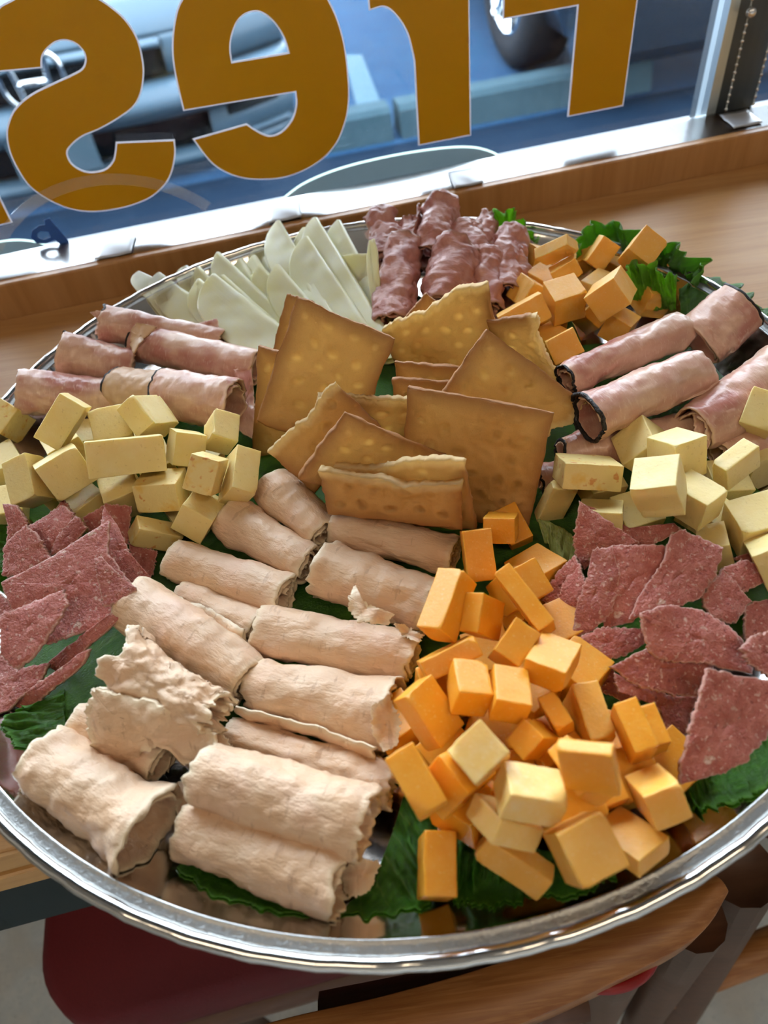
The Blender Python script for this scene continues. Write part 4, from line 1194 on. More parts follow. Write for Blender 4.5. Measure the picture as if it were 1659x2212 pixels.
# ------------------------------------------------------------------ salami slices
CL, CRT = (0, 1050, 2.765), (1150, 1050, 3.253)
SL = [
 # crop, points, normal, height, bend, label
 (CL, [(20, 105), (100, 110), (170, 220), (200, 330), (110, 400), (40, 370), (50, 250)], (-.2, -.55, .8), .030, (0, 6), 'narrow upright salami slice at the back of the left pile'),
 (CL, [(300, 190), (380, 70), (440, 170), (470, 260), (330, 300)], (.1, -.6, .8), .026, (0, 0), 'salami tip against the left white cubes'),
 (CL, [(490, 190), (630, 100), (785, 120), (775, 250), (765, 340), (690, 400), (560, 330)], (.2, -.6, .75), .028, (20, 10), 'purplish salami slice at the back right of the left pile'),
 (CL, [(770, 340), (940, 390), (915, 530), (860, 560), (790, 450)], (.25, -.45, .85), .018, (0, 0), 'dark salami corner beside the turkey'),
 (CL, [(0, 1000), (100, 1090), (300, 1060), (230, 1180), (100, 1290), (0, 1420)], (-.1, -.3, .95), .016, (0, 0), 'dark salami slice at the bottom of the left pile'),
 (CL, [(30, 1350), (60, 1295), (200, 1205), (330, 1110), (440, 1010), (500, 975), (480, 1060), (420, 1130), (250, 1275), (120, 1345)], (-.35, -.55, .75), .020, (40, 10), 'salami slice lying edge up over the left lettuce'),
 (CL, [(170, 1150), (300, 1040), (560, 835), (750, 668), (770, 700), (620, 880), (470, 1010), (330, 1115), (190, 1195)], (-.4, -.6, .7), .024, (40, 8), 'long salami slice seen on edge beside the turkey'),
 (CL, [(0, 640), (80, 700), (110, 800), (0, 830)], (-.1, -.4, .9), .022, (0, 0), 'salami corner at the left picture edge'),
 (CL, [(180, 240), (370, 110), (440, 170), (400, 280), (330, 360), (270, 430), (160, 300)], (-.1, -.5, .85), .034, (30, 12), 'bent salami slice high in the left pile'),
 (CL, [(15, 370), (160, 235), (230, 300), (290, 430), (140, 535), (10, 540)], (-.2, -.5, .85), .034, (0, 8), 'salami slice on the left slope of the left pile'),
 (CL, [(300, 420), (340, 310), (460, 178), (525, 250), (440, 360)], (0, -.5, .85), .034, (0, 0), 'small salami tip in the middle of the left pile'),
 (CL, [(620, 110), (700, 230), (775, 400), (915, 565), (830, 625), (700, 560), (600, 430), (600, 250)], (.3, -.4, .85), .034, (60, 14), 'salami slice folded down towards the turkey'),
 (CL, [(0, 575), (200, 490), (400, 370), (640, 200), (645, 400), (760, 560), (830, 620), (700, 720), (560, 850), (280, 945), (150, 850), (60, 740)], (0, -.42, .9), .037, (35, 4), 'largest salami wedge on top of the left pile'),
 (CL, [(565, 430), (610, 425), (720, 530), (825, 620), (720, 690), (620, 725), (590, 590)], (.15, -.42, .9), .0425, (0, 0), 'small salami triangle on the largest left wedge'),
 (CL, [(0, 770), (200, 690), (370, 620), (405, 700), (330, 850), (215, 1000), (100, 1100), (0, 1010)], (-.05, -.42, .9), .042, (30, 5), 'salami wedge at the front left of the left pile'),
 # right pile
 (CRT, [(330, 112), (430, 150), (590, 255), (750, 330), (900, 300), (1010, 258), (1055, 300), (960, 360), (830, 420), (700, 430), (480, 330)], (0, -.65, .75), .028, (0, 6), 'salami slice standing at the back of the right pile'),
 (CRT, [(330, 1230), (560, 1250), (600, 1400), (790, 1500), (640, 1512), (450, 1430), (345, 1310)], (-.1, -.5, .85), .014, (0, 0), 'dark salami underside at the cheddar cubes'),
 (CRT, [(290, 485), (180, 600), (80, 800), (150, 885), (280, 1000), (330, 800), (340, 560)], (-.55, -.35, .75), .024, (60, 8), 'salami slice on edge nearest the cheddar cubes'),
 (CRT, [(330, 560), (235, 650), (155, 870), (290, 1010), (330, 850), (390, 700)], (-.5, -.35, .8), .027, (60, 8), 'second salami slice on edge near the cheddar cubes'),
 (CRT, [(1400, 510), (1540, 470), (1700, 455), (1700, 590), (1560, 560)], (.1, -.4, .9), .024, (0, 0), 'salami slice at the right edge below the white cubes'),
 (CRT, [(1480, 850), (1580, 810), (1700, 790), (1700, 1030), (1560, 1060), (1490, 1080)], (.1, -.3, .95), .022, (0, 0), 'salami slice low at the right picture edge'),
 (CRT, [(1340, 575), (1480, 520), (1660, 600), (1700, 640), (1600, 700), (1480, 750), (1400, 690)], (.15, -.35, .9), .030, (0, 12), 'curved salami slice right of the centre wedges'),
 (CRT, [(580, 1310), (700, 1385), (960, 1470), (1170, 1480), (1090, 1660), (1045, 1855), (960, 1870), (975, 1640), (880, 1560), (760, 1450), (600, 1445)], (.05, -.45, .88), .020, (0, 4), 'salami slice under the front right wedges'),
 (CRT, [(330, 110), (560, 262), (765, 402), (600, 470), (430, 520), (370, 590), (310, 500), (285, 380)], (-.1, -.55, .8), .031, (20, 10), 'pointed salami slice at the upper left of the right pile'),
 (CRT, [(335, 1215), (240, 1110), (330, 1060), (500, 990), (800, 1000), (795, 1110), (660, 1190), (520, 1235)], (-.1, -.42, .9), .026, (0, 8), 'salami slice curving under toward the cheddar'),
 (CRT, [(425, 440), (560, 420), (620, 600), (560, 900), (420, 1020), (330, 1060), (245, 1110), (275, 1040), (310, 830), (380, 640)], (-.2, -.45, .88), .031, (0, 6), 'leftmost of the three fanned salami wedges'),
 (CRT, [(1185, 780), (1330, 590), (1430, 690), (1530, 810), (1450, 930), (1380, 975), (1250, 930)], (.15, -.4, .9), .030, (0, 0), 'small salami piece between the fan and right edge'),
 (CRT, [(555, 415), (930, 415), (960, 560), (860, 760), (700, 960), (500, 1005), (510, 880), (540, 560)], (-.1, -.44, .9), .0345, (0, 5), 'middle one of the three fanned salami wedges'),
 (CRT, [(565, 1265), (800, 1135), (1000, 1120), (1300, 1180), (1260, 1330), (1170, 1475), (990, 1470), (760, 1410), (660, 1350)], (.05, -.42, .9), .030, (0, 6), 'salami slice beneath the curved centre wedge'),
 (CRT, [(970, 342), (1050, 310), (1200, 370), (1350, 430), (1295, 620), (1180, 790), (1050, 840), (800, 905), (690, 940), (745, 780), (900, 560)], (0, -.44, .9), .038, (0, 5), 'uppermost of the three fanned salami wedges'),
 (CRT, [(750, 890), (960, 835), (1180, 860), (1380, 980), (1490, 1090), (1560, 1230), (1560, 1325), (1220, 1250), (1000, 1240), (880, 1200), (830, 1150)], (.1, -.42, .9), .037, (30, 8), 'curved salami wedge across the centre of the right pile'),
 (CRT, [(1450, 1150), (1540, 1060), (1640, 1020), (1760, 1040), (1760, 1360), (1650, 1335), (1500, 1235)], (.15, -.4, .9), .038, (0, 0), 'greyish salami slice at the right edge of the photo'),
 (CRT, [(1220, 1285), (1440, 1330), (1700, 1375), (1720, 1600), (1640, 1780), (1500, 1930), (1330, 2020), (1040, 2100), (1040, 2000), (1065, 1850), (1130, 1600)], (.1, -.5, .85), .033, (0, 3), 'large salami wedge at the lower right rim'),
]
for i, (cr, pts, n, z, bd, lab) in enumerate(SL):
    slab('salami_slice', pts, cr, n, z * .92, .0022, M['salami_dark' if i % 3 == 1 else 'salami'], lab, 'salami', 'salami slices', 1300 + i * 7, jag=.0007, bend=bd, lump=.0007)

# ------------------------------------------------------------------ crackers
def cracker(row, sw, label, seed, torn=None):
    """row: centre, quaternion, size; torn = (edge, depths along it)"""
    c, q, d = np.array(row[:3]), Quaternion(row[3:7]), np.array(row[7:10])
    R = np.array(q.to_matrix())
    n = 64
    S, Tt = np.meshgrid(np.linspace(0, 1, n), np.linspace(0, 1, n), indexing='ij')
    ia, ib = (1, 0) if sw else (0, 1)
    la, lb = d[ia], d[ib]
    s, t = S.copy(), Tt.copy()
    tornw = np.zeros_like(S)
    k = np.linspace(0, 1, n)
    if torn:
        eg, dp = torn
        prof = np.interp(k, np.linspace(0, 1, len(dp)), dp)
        prof = np.clip(prof + .035 * n1(k * 7, seed) + .022 * n1(k * 24, seed + 3), .0, .9)
        if eg == 'Ja':
            t = prof[:, None] + (1 - prof[:, None]) * Tt; tornw = np.clip(1 - (t - prof[:, None]) * lb / .0045, 0, 1)
        elif eg == 'Jb':
            s = prof[None] + (1 - prof[None]) * S; tornw = np.clip(1 - (s - prof[None]) * la / .0045, 0, 1)
        elif eg == 'aD':
            s = (1 - prof[None]) * S; tornw = np.clip(1 - (1 - prof[None] - s) * la / .0045, 0, 1)
    # wavy baked outline
    x = (s - .5) * la + .0006 * np.sign(s - .5) * np.abs(2 * s - 1) ** 6 * n1(t * 9, seed + 1)
    y = (t - .5) * lb + .0006 * np.sign(t - .5) * np.abs(2 * t - 1) ** 6 * n1(s * 9, seed + 2)
    e = np.minimum(np.minimum(s, 1 - s) * la, np.minimum(t, 1 - t) * lb)
    edge = np.clip(1 - e / .009, 0, 1) ** 1.3 * (1 - tornw)
    # docking holes on a staggered grid
    gx, gy = x / .0105 + .5, y / .0088
    gx = gx + .5 * (np.floor(gy) % 2) + .25 * vnoise(np.stack([x * 90, y * 90, x * 0], -1), seed)
    gy = gy + .25 * vnoise(np.stack([x * 90, y * 90, x * 0 + 5], -1), seed)
    hx, hy = gx - np.floor(gx) - .5, gy - np.floor(gy) - .5
    dst = np.sqrt(hx ** 2 + hy ** 2)
    hole = np.exp(-(dst / .20) ** 4) * (vnoise(np.stack([np.floor(gx) * .7, np.floor(gy) * .7, x * 0 + .5], -1), seed + 8) > -.35) * np.clip((e - .003) / .003, 0, 1) * (1 - tornw)
    puff = fbm(np.stack([x * 120, y * 120, x * 0 + seed], -1), seed, 3)
    wv = .0011 * vnoise(np.stack([x * 38, y * 38, x * 0 + 2.3], -1), seed + 4)
    hh = d[2] / 2 * (.50 + .50 * np.clip(e / .005, 0, 1) ** .5)
    hh = np.where(tornw > 0, np.maximum(hh, d[2] / 2 * .95 * tornw), hh)
    rough = .0005 * fbm(np.stack([x * 900, y * 900, x * 0], -1), seed + 6, 2) * tornw
    f = -(hh + .0007 * puff - .00025 * hole + .00045 * np.exp(-((dst - .28) / .14) ** 2) * (1 - edge) + rough) + wv
    bk = (hh + .0005 * puff - .0007 * hole - rough) + wv
    bk = bk * (1 - hole) + hole * np.minimum(bk, f + .0005)
    def world(z):
        Lc = np.zeros(x.shape + (3,))
        Lc[..., ia], Lc[..., ib], Lc[..., 2] = x, y, z
        return Lc @ R.T + c
    A, B = world(f), world(bk)
    if sw == 0:
        A, B = A[:, ::-1], B[:, ::-1]
        hole, edge, tornw = hole[:, ::-1], edge[:, ::-1], tornw[:, ::-1]
    glow = np.clip(.34 + .42 * hole + .15 * tornw - .24 * edge, 0, .8)
    o = sheet('cracker', A, B, M['cracker'], None, None, {'edge': edge, 'hole': hole, 'torn': tornw, 'glow': glow})
    return tag(o, label, 'cracker', 'square crackers in the middle')
CRK = {
 'c1': ([-0.0218, 0.0139, 0.0536, 0.5183, -0.815, 0.2497, 0.0684, 0.044, 0.0564, 0.0036], 0),
 'c2': ([-0.0452, 0.0264, 0.0289, 0.5807, -0.7848, 0.2075, -0.0618, 0.0252, 0.0597, 0.0036], 0),
 'c3': ([-0.0385, 0.0796, 0.0329, 0.5435, -0.811, 0.1975, 0.0888, 0.0145, 0.0402, 0.0036], 0),
 'c4': ([0.0338, 0.0475, 0.0434, 0.6329, -0.4457, 0.5505, 0.3126, 0.0508, 0.0557, 0.0036], 1),
 'c5': ([0.054, -0.0069, 0.0436, 0.4759, -0.8005, 0.3113, 0.1892, 0.0537, 0.0387, 0.0036], 0),
 'c6': ([0.0686, 0.0275, 0.0432, 0.6629, -0.4574, 0.5099, 0.3022, 0.0393, 0.0227, 0.0036], 1),
 'c7': ([0.0339, -0.0278, 0.0346, 0.453, -0.4418, 0.6962, 0.3389, 0.0544, 0.0575, 0.0036], 1),
 'c8': ([-0.0051, -0.0013, 0.0415, 0.3629, -0.4683, 0.5804, 0.5588, 0.0239, 0.0465, 0.0036], 1),
 'c9': ([-0.0247, -0.012, 0.0441, 0.4867, -0.7503, 0.3666, 0.2566, 0.0275, 0.0407, 0.0036], 0),
 'c10': ([-0.0063, -0.0287, 0.041, 0.6519, -0.6789, 0.2306, 0.2469, 0.0483, 0.0362, 0.0037], 0),
 'c11': ([-0.0005, -0.0493, 0.0429, 0.534, -0.4463, 0.6255, 0.3528, 0.0224, 0.0545, 0.0036], 1),
 'c12': ([0.0049, -0.0446, 0.0399, 0.5797, -0.4615, 0.5867, 0.3267, 0.0347, 0.0533, 0.0035], 1),
 'c13': ([0.0229, 0.0121, 0.0338, 0.6343, -0.7517, 0.1379, -0.1166, 0.03, 0.0401, 0.0036], 0),
 'c14': ([0.0226, 0.0043, 0.0318, 0.6478, -0.7409, 0.1244, -0.1264, 0.033, 0.0393, 0.0036], 0),
 'c15': ([0.0311, 0.0648, 0.039, 0.5833, -0.7091, 0.3147, 0.2407, 0.0239, 0.0208, 0.0036], 0),
}
CRI = {
 'c1': ('square cracker tilted at the upper left with glowing holes', None),
 'c2': ('cracker at the far left, mostly behind the tilted one', None),
 'c3': ('cracker whose left edge peeks from behind the tilted one', None),
 'c4': ('tall back cracker with its top left corner broken off', ('Ja', [.0, .0, .10, .22, .30, .34])),
 'c5': ('diamond-set cracker at the upper right with glowing holes', ('aD', [.0, .03, .10, .18, .25])),
 'c6': ('pale broken cracker at the far right against orange cubes', ('Jb', [.0, .12, .10, .05, .0])),
 'c7': ('largest whole cracker facing front on the right', None),
 'c8': ('half cracker with a crumbly top behind the dark one', ('Ja', [.05, .0, .06, .02, .05])),
 'c9': ('broken cracker with a pale ragged left side', ('Jb', [.0, .05, .08, .04, .02])),
 'c10': ('dark brown cracker leaning behind the front one', None),
 'c11': ('front cracker with a crumbly broken top edge', ('Ja', [.02, .10, .16, .08, .04, .0])),
 'c12': ('broken cracker directly behind the front one', ('Ja', [.02, .0, .08, .14, .10])),
 'c13': ('upper of two crackers stacked upright in the centre gap', None),
 'c14': ('lower of two crackers stacked upright in the centre gap', None),
 'c15': ('cracker tip showing in front of the roast beef', None),
}
for i, (k, (row, sw)) in enumerate(CRK.items()):
    cracker(row, sw, CRI[k][0], 1700 + i * 13, CRI[k][1])

# ------------------------------------------------------------------ cheese cubes
CUBES = {
 'o1': [0.0405, -0.0583, 0.0267, 0.369, -0.5556, 0.7143, 0.2121, 0.0099, 0.0121, 0.0162],
 'o2': [0.0282, -0.0741, 0.0322, 0.3377, -0.9411, 0.0141, -0.011, 0.0105, 0.0188, 0.0161],
 'o3': [0.0513, -0.076, 0.0144, 0.1132, 0.5076, 0.8479, -0.1031, 0.0171, 0.0173, 0.0169],
 'o3b': [0.048, -0.0489, 0.0131, 0.8122, -0.5643, -0.1469, 0.0187, 0.0099, 0.0153, 0.0163],
 'o4': [0.0382, -0.1054, 0.0443, 0.0078, -0.5397, -0.8181, -0.1987, 0.0238, 0.0062, 0.0153],
 'o5': [0.0121, -0.1054, 0.049, 0.2334, 0.258, 0.937, 0.0329, 0.0098, 0.022, 0.01],
 'o6': [0.0232, -0.1091, 0.0445, 0.2958, -0.4997, 0.8101, -0.0811, 0.0129, 0.0071, 0.014],
 'o7': [0.0401, -0.0903, 0.0303, 0.2524, 0.5154, 0.4911, 0.6553, 0.0133, 0.0163, 0.0162],
 'o8': [0.0309, -0.121, 0.0436, 0.1768, -0.9037, -0.3872, -0.0465, 0.0126, 0.0092, 0.0152],
 'o9': [0.0408, -0.1297, 0.046, 0.0241, -0.2985, -0.9354, 0.1882, 0.0128, 0.0165, 0.0085],
 'o10': [0.01, -0.1213, 0.0425, 0.2797, -0.9468, -0.1592, -0.0067, 0.0188, 0.0067, 0.0144],
 'o11': [0.0139, -0.1351, 0.0476, 0.0335, -0.7156, -0.6747, 0.1776, 0.0133, 0.0106, 0.0105],
 'o12': [0.0251, -0.1394, 0.0483, 0.0103, -0.7572, -0.627, 0.1828, 0.0144, 0.0106, 0.0089],
 'o13': [0.001, -0.139, 0.0427, 0.3391, -0.4102, -0.8465, 0.0122, 0.0183, 0.0122, 0.0077],
 'o14': [-0.0055, -0.1638, 0.0539, 0.0706, -0.5459, -0.8258, -0.1227, 0.0173, 0.0088, 0.0145],
 'o15': [0.0055, -0.1601, 0.0427, 0.433, -0.2002, 0.8568, 0.1957, 0.0143, 0.0128, 0.0144],
 'o16': [0.0122, -0.1602, 0.0579, 0.0234, -0.4816, -0.8615, -0.1589, 0.0111, 0.0122, 0.0148],
 'o17': [0.0234, -0.1717, 0.0555, 0.0094, -0.7225, -0.6449, 0.2491, 0.0116, 0.0158, 0.0093],
 'o18': [0.0164, -0.1741, 0.0438, 0.0038, 0.5626, 0.6839, -0.4645, 0.0139, 0.0151, 0.0072],
 'o19': [0.0379, -0.171, 0.0664, 0.1876, 0.8264, 0.5304, -0.0242, 0.0042, 0.0136, 0.0151],
 'o20': [0.0396, -0.166, 0.0503, 0.4128, -0.2816, -0.6977, -0.5133, 0.0148, 0.007, 0.0147],
 'o21': [0.0597, -0.1521, 0.0393, 0.0078, -0.6513, -0.7518, -0.1032, 0.0148, 0.007, 0.0161],
 'o22': [0.0686, -0.1484, 0.0295, 0.0793, -0.0393, 0.9927, 0.0815, 0.0049, 0.0123, 0.0155],
 'o23': [0.0608, -0.1707, 0.0371, 0.3564, 0.6019, 0.6842, -0.2063, 0.0159, 0.0107, 0.0104],
 'o24': [0.0511, -0.1792, 0.0308, 0.1305, 0.4784, 0.8399, -0.2206, 0.017, 0.0129, 0.006],
 'o25': [0.0349, -0.1844, 0.0472, 0.128, -0.5841, -0.7933, -0.115, 0.0138, 0.0133, 0.0179],
 'o26': [0.0185, -0.18, 0.0281, 0.2449, -0.2422, -0.9114, 0.2251, 0.0207, 0.0069, 0.0087],
 'o27': [-0.0033, -0.177, 0.0233, 0.0913, -0.9903, 0.0673, 0.0805, 0.0092, 0.0169, 0.0174],
 'o28': [0.0302, -0.1508, 0.0402, 0.2482, -0.4166, -0.7716, 0.4117, 0.0075, 0.0163, 0.0088],
 'o29': [0.0393, -0.1428, 0.0371, 0.0128, 0.5812, 0.8007, 0.1446, 0.0109, 0.0057, 0.014],
 'o30': [0.0508, -0.1415, 0.0289, 0.0535, -0.9973, -0.0319, 0.038, 0.0086, 0.0182, 0.0153],
 'p1': [0.1062, 0.1431, 0.0164, 0.3447, -0.6979, 0.4687, -0.4177, 0.0168, 0.016, 0.0168],
 'p2': [0.1064, 0.1147, 0.0392, 0.4707, -0.5599, -0.676, 0.0897, 0.0061, 0.0118, 0.0197],
 'p3': [0.11, 0.1064, 0.0314, 0.2793, -0.7194, -0.4743, 0.4237, 0.0157, 0.0095, 0.0145],
 'p4': [0.0904, 0.1019, 0.0224, 0.2995, -0.7382, 0.5286, -0.293, 0.0165, 0.0143, 0.0164],
 'p5': [0.0793, 0.072, 0.0312, 0.4479, -0.6922, 0.5158, 0.2326, 0.0129, 0.0237, 0.0163],
 'p6': [0.1011, 0.0772, 0.0335, 0.0647, -0.7516, 0.6565, 0.0002, 0.0163, 0.0165, 0.0163],
 'p7': [0.1337, 0.1215, 0.0295, 0.5098, -0.7891, 0.325, 0.1084, 0.0111, 0.0156, 0.016],
 'p8': [0.1483, 0.102, 0.039, 0.8202, -0.4192, 0.3656, -0.1335, 0.0149, 0.0165, 0.0165],
 'p9': [0.1253, 0.1027, 0.0245, 0.0248, -0.4163, -0.9086, 0.0233, 0.0077, 0.0179, 0.0067],
 'p10': [0.121, 0.0672, 0.04, 0.3284, 0.1881, 0.9026, -0.2051, 0.0167, 0.0223, 0.0148],
 'p11': [0.1263, 0.0632, 0.023, 0.5296, 0.217, 0.7717, -0.2773, 0.0134, 0.0146, 0.0127],
 'p12': [0.1514, 0.0878, 0.0202, 0.7071, -0.6827, 0.0694, 0.1706, 0.0153, 0.0139, 0.0165],
 'p13': [0.093, 0.0453, 0.0294, 0.4325, -0.6918, 0.5517, 0.1733, 0.0126, 0.0145, 0.0161],
 'p14': [0.1213, 0.0857, 0.0167, 0.8248, -0.3787, 0.4046, -0.1121, 0.0116, 0.0163, 0.0166],
 'w1': [-0.1826, 0.0547, 0.0254, 0.6828, -0.0624, -0.6008, -0.4109, 0.0166, 0.0148, 0.0165],
 'w2': [-0.1402, 0.0225, 0.0444, 0.3828, -0.8516, 0.2702, 0.2349, 0.012, 0.0224, 0.0174],
 'w3': [-0.1218, 0.0236, 0.0353, 0.2398, -0.956, -0.123, 0.1161, 0.0173, 0.016, 0.016],
 'w4': [-0.1033, 0.0235, 0.0399, 0.4037, -0.2955, -0.8282, 0.2524, 0.0159, 0.0221, 0.0104],
 'w5': [-0.1556, -0.001, 0.0333, 0.3122, -0.7007, 0.6364, 0.0808, 0.0199, 0.0132, 0.0128],
 'w6': [-0.1375, -0.0032, 0.0375, 0.2639, -0.7671, 0.3971, 0.4292, 0.0172, 0.0187, 0.0154],
 'w7': [-0.1086, -0.0054, 0.0439, 0.4258, -0.8874, -0.0504, 0.1695, 0.031, 0.015, 0.0163],
 'w8': [-0.0871, 0.0067, 0.0329, 0.4378, -0.8603, 0.0446, 0.2573, 0.0133, 0.0145, 0.0182],
 'w9': [-0.0703, 0.01, 0.0362, 0.2971, -0.6736, -0.6643, 0.1292, 0.0141, 0.0115, 0.0132],
 'w10': [-0.0746, -0.0193, 0.0405, 0.1903, -0.0917, -0.9168, 0.3389, 0.0119, 0.0166, 0.0149],
 'w11': [-0.0968, -0.0144, 0.0297, 0.0161, -0.044, -0.9807, 0.19, 0.0187, 0.0174, 0.0127],
 'w12': [-0.0628, -0.0153, 0.032, 0.3195, -0.6825, -0.6464, 0.1192, 0.0204, 0.0109, 0.0165],
 'w13': [-0.0814, -0.0269, 0.0247, 0.2997, -0.1588, -0.9315, 0.1316, 0.014, 0.0179, 0.0138],
 'w14': [-0.1009, -0.0311, 0.0207, 0.2149, -0.572, -0.7396, 0.2821, 0.0086, 0.0196, 0.0099],
 'v1': [0.0671, -0.041, 0.0166, 0.0869, -0.7017, -0.696, 0.1252, 0.0062, 0.0109, 0.0206],
 'v2': [0.0786, -0.0414, 0.0332, 0.3203, -0.5527, 0.6848, 0.3507, 0.0103, 0.0227, 0.0208],
 'v3': [0.0798, -0.0607, 0.0225, 0.2577, 0.949, -0.1812, 0.0137, 0.0162, 0.0162, 0.0162],
 'v4': [0.1125, -0.0444, 0.0389, 0.1356, 0.5513, 0.8052, -0.1716, 0.0157, 0.0157, 0.0159],
 'v5': [0.1066, -0.0284, 0.0289, 0.2797, -0.2597, -0.6428, -0.6642, 0.0164, 0.0165, 0.0164],
 'v6': [0.1124, -0.0653, 0.0355, 0.0145, -0.4784, -0.8763, 0.0549, 0.0161, 0.0135, 0.0132],
 'v7': [0.0957, -0.0674, 0.0487, 0.2758, -0.4968, -0.4752, -0.6717, 0.0156, 0.0158, 0.0156],
 'v8': [0.1337, -0.0513, 0.0365, 0.1332, 0.537, 0.8312, 0.0549, 0.0076, 0.0167, 0.0117],
 'v9': [0.1582, -0.02, 0.0305, 0.8406, -0.4496, 0.182, -0.2411, 0.0131, 0.0163, 0.0165],
 'v10': [0.1341, -0.0739, 0.0265, 0.0058, -0.9964, -0.0146, -0.0829, 0.0177, 0.0166, 0.0163],
 'v11': [0.1186, -0.0792, 0.02, 0.1667, 0.9622, -0.1335, 0.169, 0.0107, 0.0162, 0.0157],
 'v12': [0.1304, -0.093, 0.0292, 0.2942, 0.9262, -0.0854, 0.2199, 0.0104, 0.0153, 0.0149],
 'f1': [0.0372, -0.1476, 0.0217, 0.9804, -0.0725, 0.0591, 0.1734, 0.0158, 0.0158, 0.0158],
 'f2': [0.0578, -0.1437, 0.0121, 0.9016, -0.0672, -0.0678, 0.4219, 0.0165, 0.0165, 0.0165],
 'f3': [0.0581, -0.1592, 0.022, 0.9933, 0.0744, 0.018, 0.0871, 0.0157, 0.0157, 0.0157],
 'f4': [0.0754, -0.154, 0.0123, 0.9618, 0.0676, -0.0603, 0.2585, 0.0163, 0.0163, 0.0163],
 'f5': [0.0528, -0.1011, 0.015, 0.9895, -0.0066, -0.062, 0.1304, 0.0164, 0.0164, 0.0164],
 'f6': [0.054, -0.1204, 0.0178, 0.9377, 0.0155, 0.0613, 0.3418, 0.0161, 0.0161, 0.0161],
 'f7': [0.0225, -0.1364, 0.0135, 0.8649, -0.0465, -0.0048, 0.4998, 0.0171, 0.0171, 0.0171],
 'f8': [0.0048, -0.144, 0.0186, 0.9488, 0.0659, 0.0734, 0.3002, 0.016, 0.016, 0.016],
 'f9': [0.0071, -0.1243, 0.0261, 0.994, 0.0466, 0.0474, 0.0871, 0.0155, 0.0155, 0.0155],
 'f10': [-0.0093, -0.1305, 0.0164, 0.971, -0.0727, -0.0725, 0.2161, 0.0161, 0.0161, 0.0161],
 'g1': [0.1281, 0.1385, 0.0167, 0.9909, 0.0746, -0.0704, 0.087, 0.0165, 0.0165, 0.0165],
 'g2': [0.1021, 0.1206, 0.0156, 0.9351, 0.0712, 0.0633, 0.3415, 0.0165, 0.0165, 0.0165],
 'g3': [0.1478, 0.1274, 0.0144, 0.9655, 0.013, -0.0272, 0.2588, 0.0168, 0.0168, 0.0168],
 'g4': [0.0948, 0.0832, 0.0135, 0.9947, -0.0708, 0.0749, 0, 0.0163, 0.0163, 0.0163],
 'g5': [0.0916, 0.064, 0.0164, 0.9649, -0.043, 0.0114, 0.2587, 0.0161, 0.0161, 0.0161],
 'h1': [-0.1486, 0.0282, 0.0225, 0.963, -0.053, -0.0541, 0.2586, 0.0158, 0.0158, 0.0158],
 'h2': [-0.1434, 0.0461, 0.0109, 0.9933, 0.0164, 0.0748, 0.0871, 0.0165, 0.0165, 0.0165],
 'h3': [-0.1359, -0.004, 0.0144, 0.9349, -0.0641, -0.0727, 0.3415, 0.0163, 0.0163, 0.0163],
 'h4': [-0.1161, -0.0078, 0.0242, 0.9833, 0.051, -0.0212, 0.1736, 0.0158, 0.0158, 0.0158],
 'h5': [-0.175, 0.0035, 0.0135, 0.9916, 0.0683, 0.0676, 0.087, 0.0165, 0.0165, 0.0165],
 'h6': [-0.1813, 0.0305, 0.0153, 0.9647, 0.0482, -0.0016, 0.2587, 0.0165, 0.0165, 0.0165],
 'f11': [0.0145, -0.1185, 0.0121, 0.982, -0.0745, -0.0082, 0.1735, 0.0165, 0.0165, 0.0165],
 'f12': [0.0356, -0.1251, 0.0142, 0.9358, -0.0607, 0.0633, 0.3416, 0.0165, 0.0165, 0.0165],
 'f13': [0.0228, -0.1564, 0.0206, 0.9887, 0.0099, 0.0736, 0.1304, 0.0159, 0.0159, 0.0159],
 'f14': [0.0354, -0.1706, 0.0343, 0.9625, 0.0593, 0.0563, 0.2585, 0.0149, 0.0149, 0.0149],
 'f15': [0.0071, -0.1633, 0.0313, 0.9036, -0.0726, -0.0016, 0.4222, 0.015, 0.015, 0.015],
 'f16': [0.0456, -0.1625, 0.0289, 0.9914, 0.0696, -0.0689, 0.087, 0.0153, 0.0153, 0.0153],
 'f17': [0.0375, -0.0885, 0.0115, 0.9527, 0.0316, -0.0331, 0.3006, 0.0164, 0.0164, 0.0164],
 'f18': [0.0262, -0.107, 0.0139, 0.9959, 0.0487, -0.0628, 0.0436, 0.0164, 0.0164, 0.0164],
 'h7': [-0.108, 0.0193, 0.0119, 0.9836, 0.0485, -0.0016, 0.1736, 0.0165, 0.0165, 0.0165],
 'h8': [-0.0855, 0.0149, 0.0119, 0.9062, 0.0128, -0.0016, 0.4226, 0.0165, 0.0165, 0.0165],
 'h9': [-0.1507, 0.0092, 0.0187, 0.9877, 0.0434, -0.074, 0.1304, 0.0159, 0.0159, 0.0159],
 'h10': [-0.1191, 0.0379, 0.0116, 0.9961, -0.0749, 0.0181, 0.0436, 0.0165, 0.0165, 0.0165],
 'h11': [-0.0903, -0.0138, 0.0087, 0.9631, 0.0741, -0.0016, 0.2586, 0.0165, 0.0165, 0.0165],
 'k4': [0.1555, -0.03, 0.0116, 0.9818, -0.0651, 0.0419, 0.1735, 0.0165, 0.0165, 0.0165],
 'k5': [0.1192, -0.0223, 0.0104, 0.9388, 0, 0.0413, 0.3419, 0.0165, 0.0165, 0.0165],
 'k6': [0.0884, -0.031, 0.0117, 0.9921, 0.0696, 0.0568, 0.087, 0.0165, 0.0165, 0.0165],
 'k7': [0.1423, -0.0702, 0.0087, 0.996, 0.0066, 0.018, 0.0872, 0.0165, 0.0165, 0.0165],
 'k1': [0.0975, -0.0511, 0.0118, 0.9934, 0.0748, -0.0017, 0.0871, 0.0165, 0.0165, 0.0165],
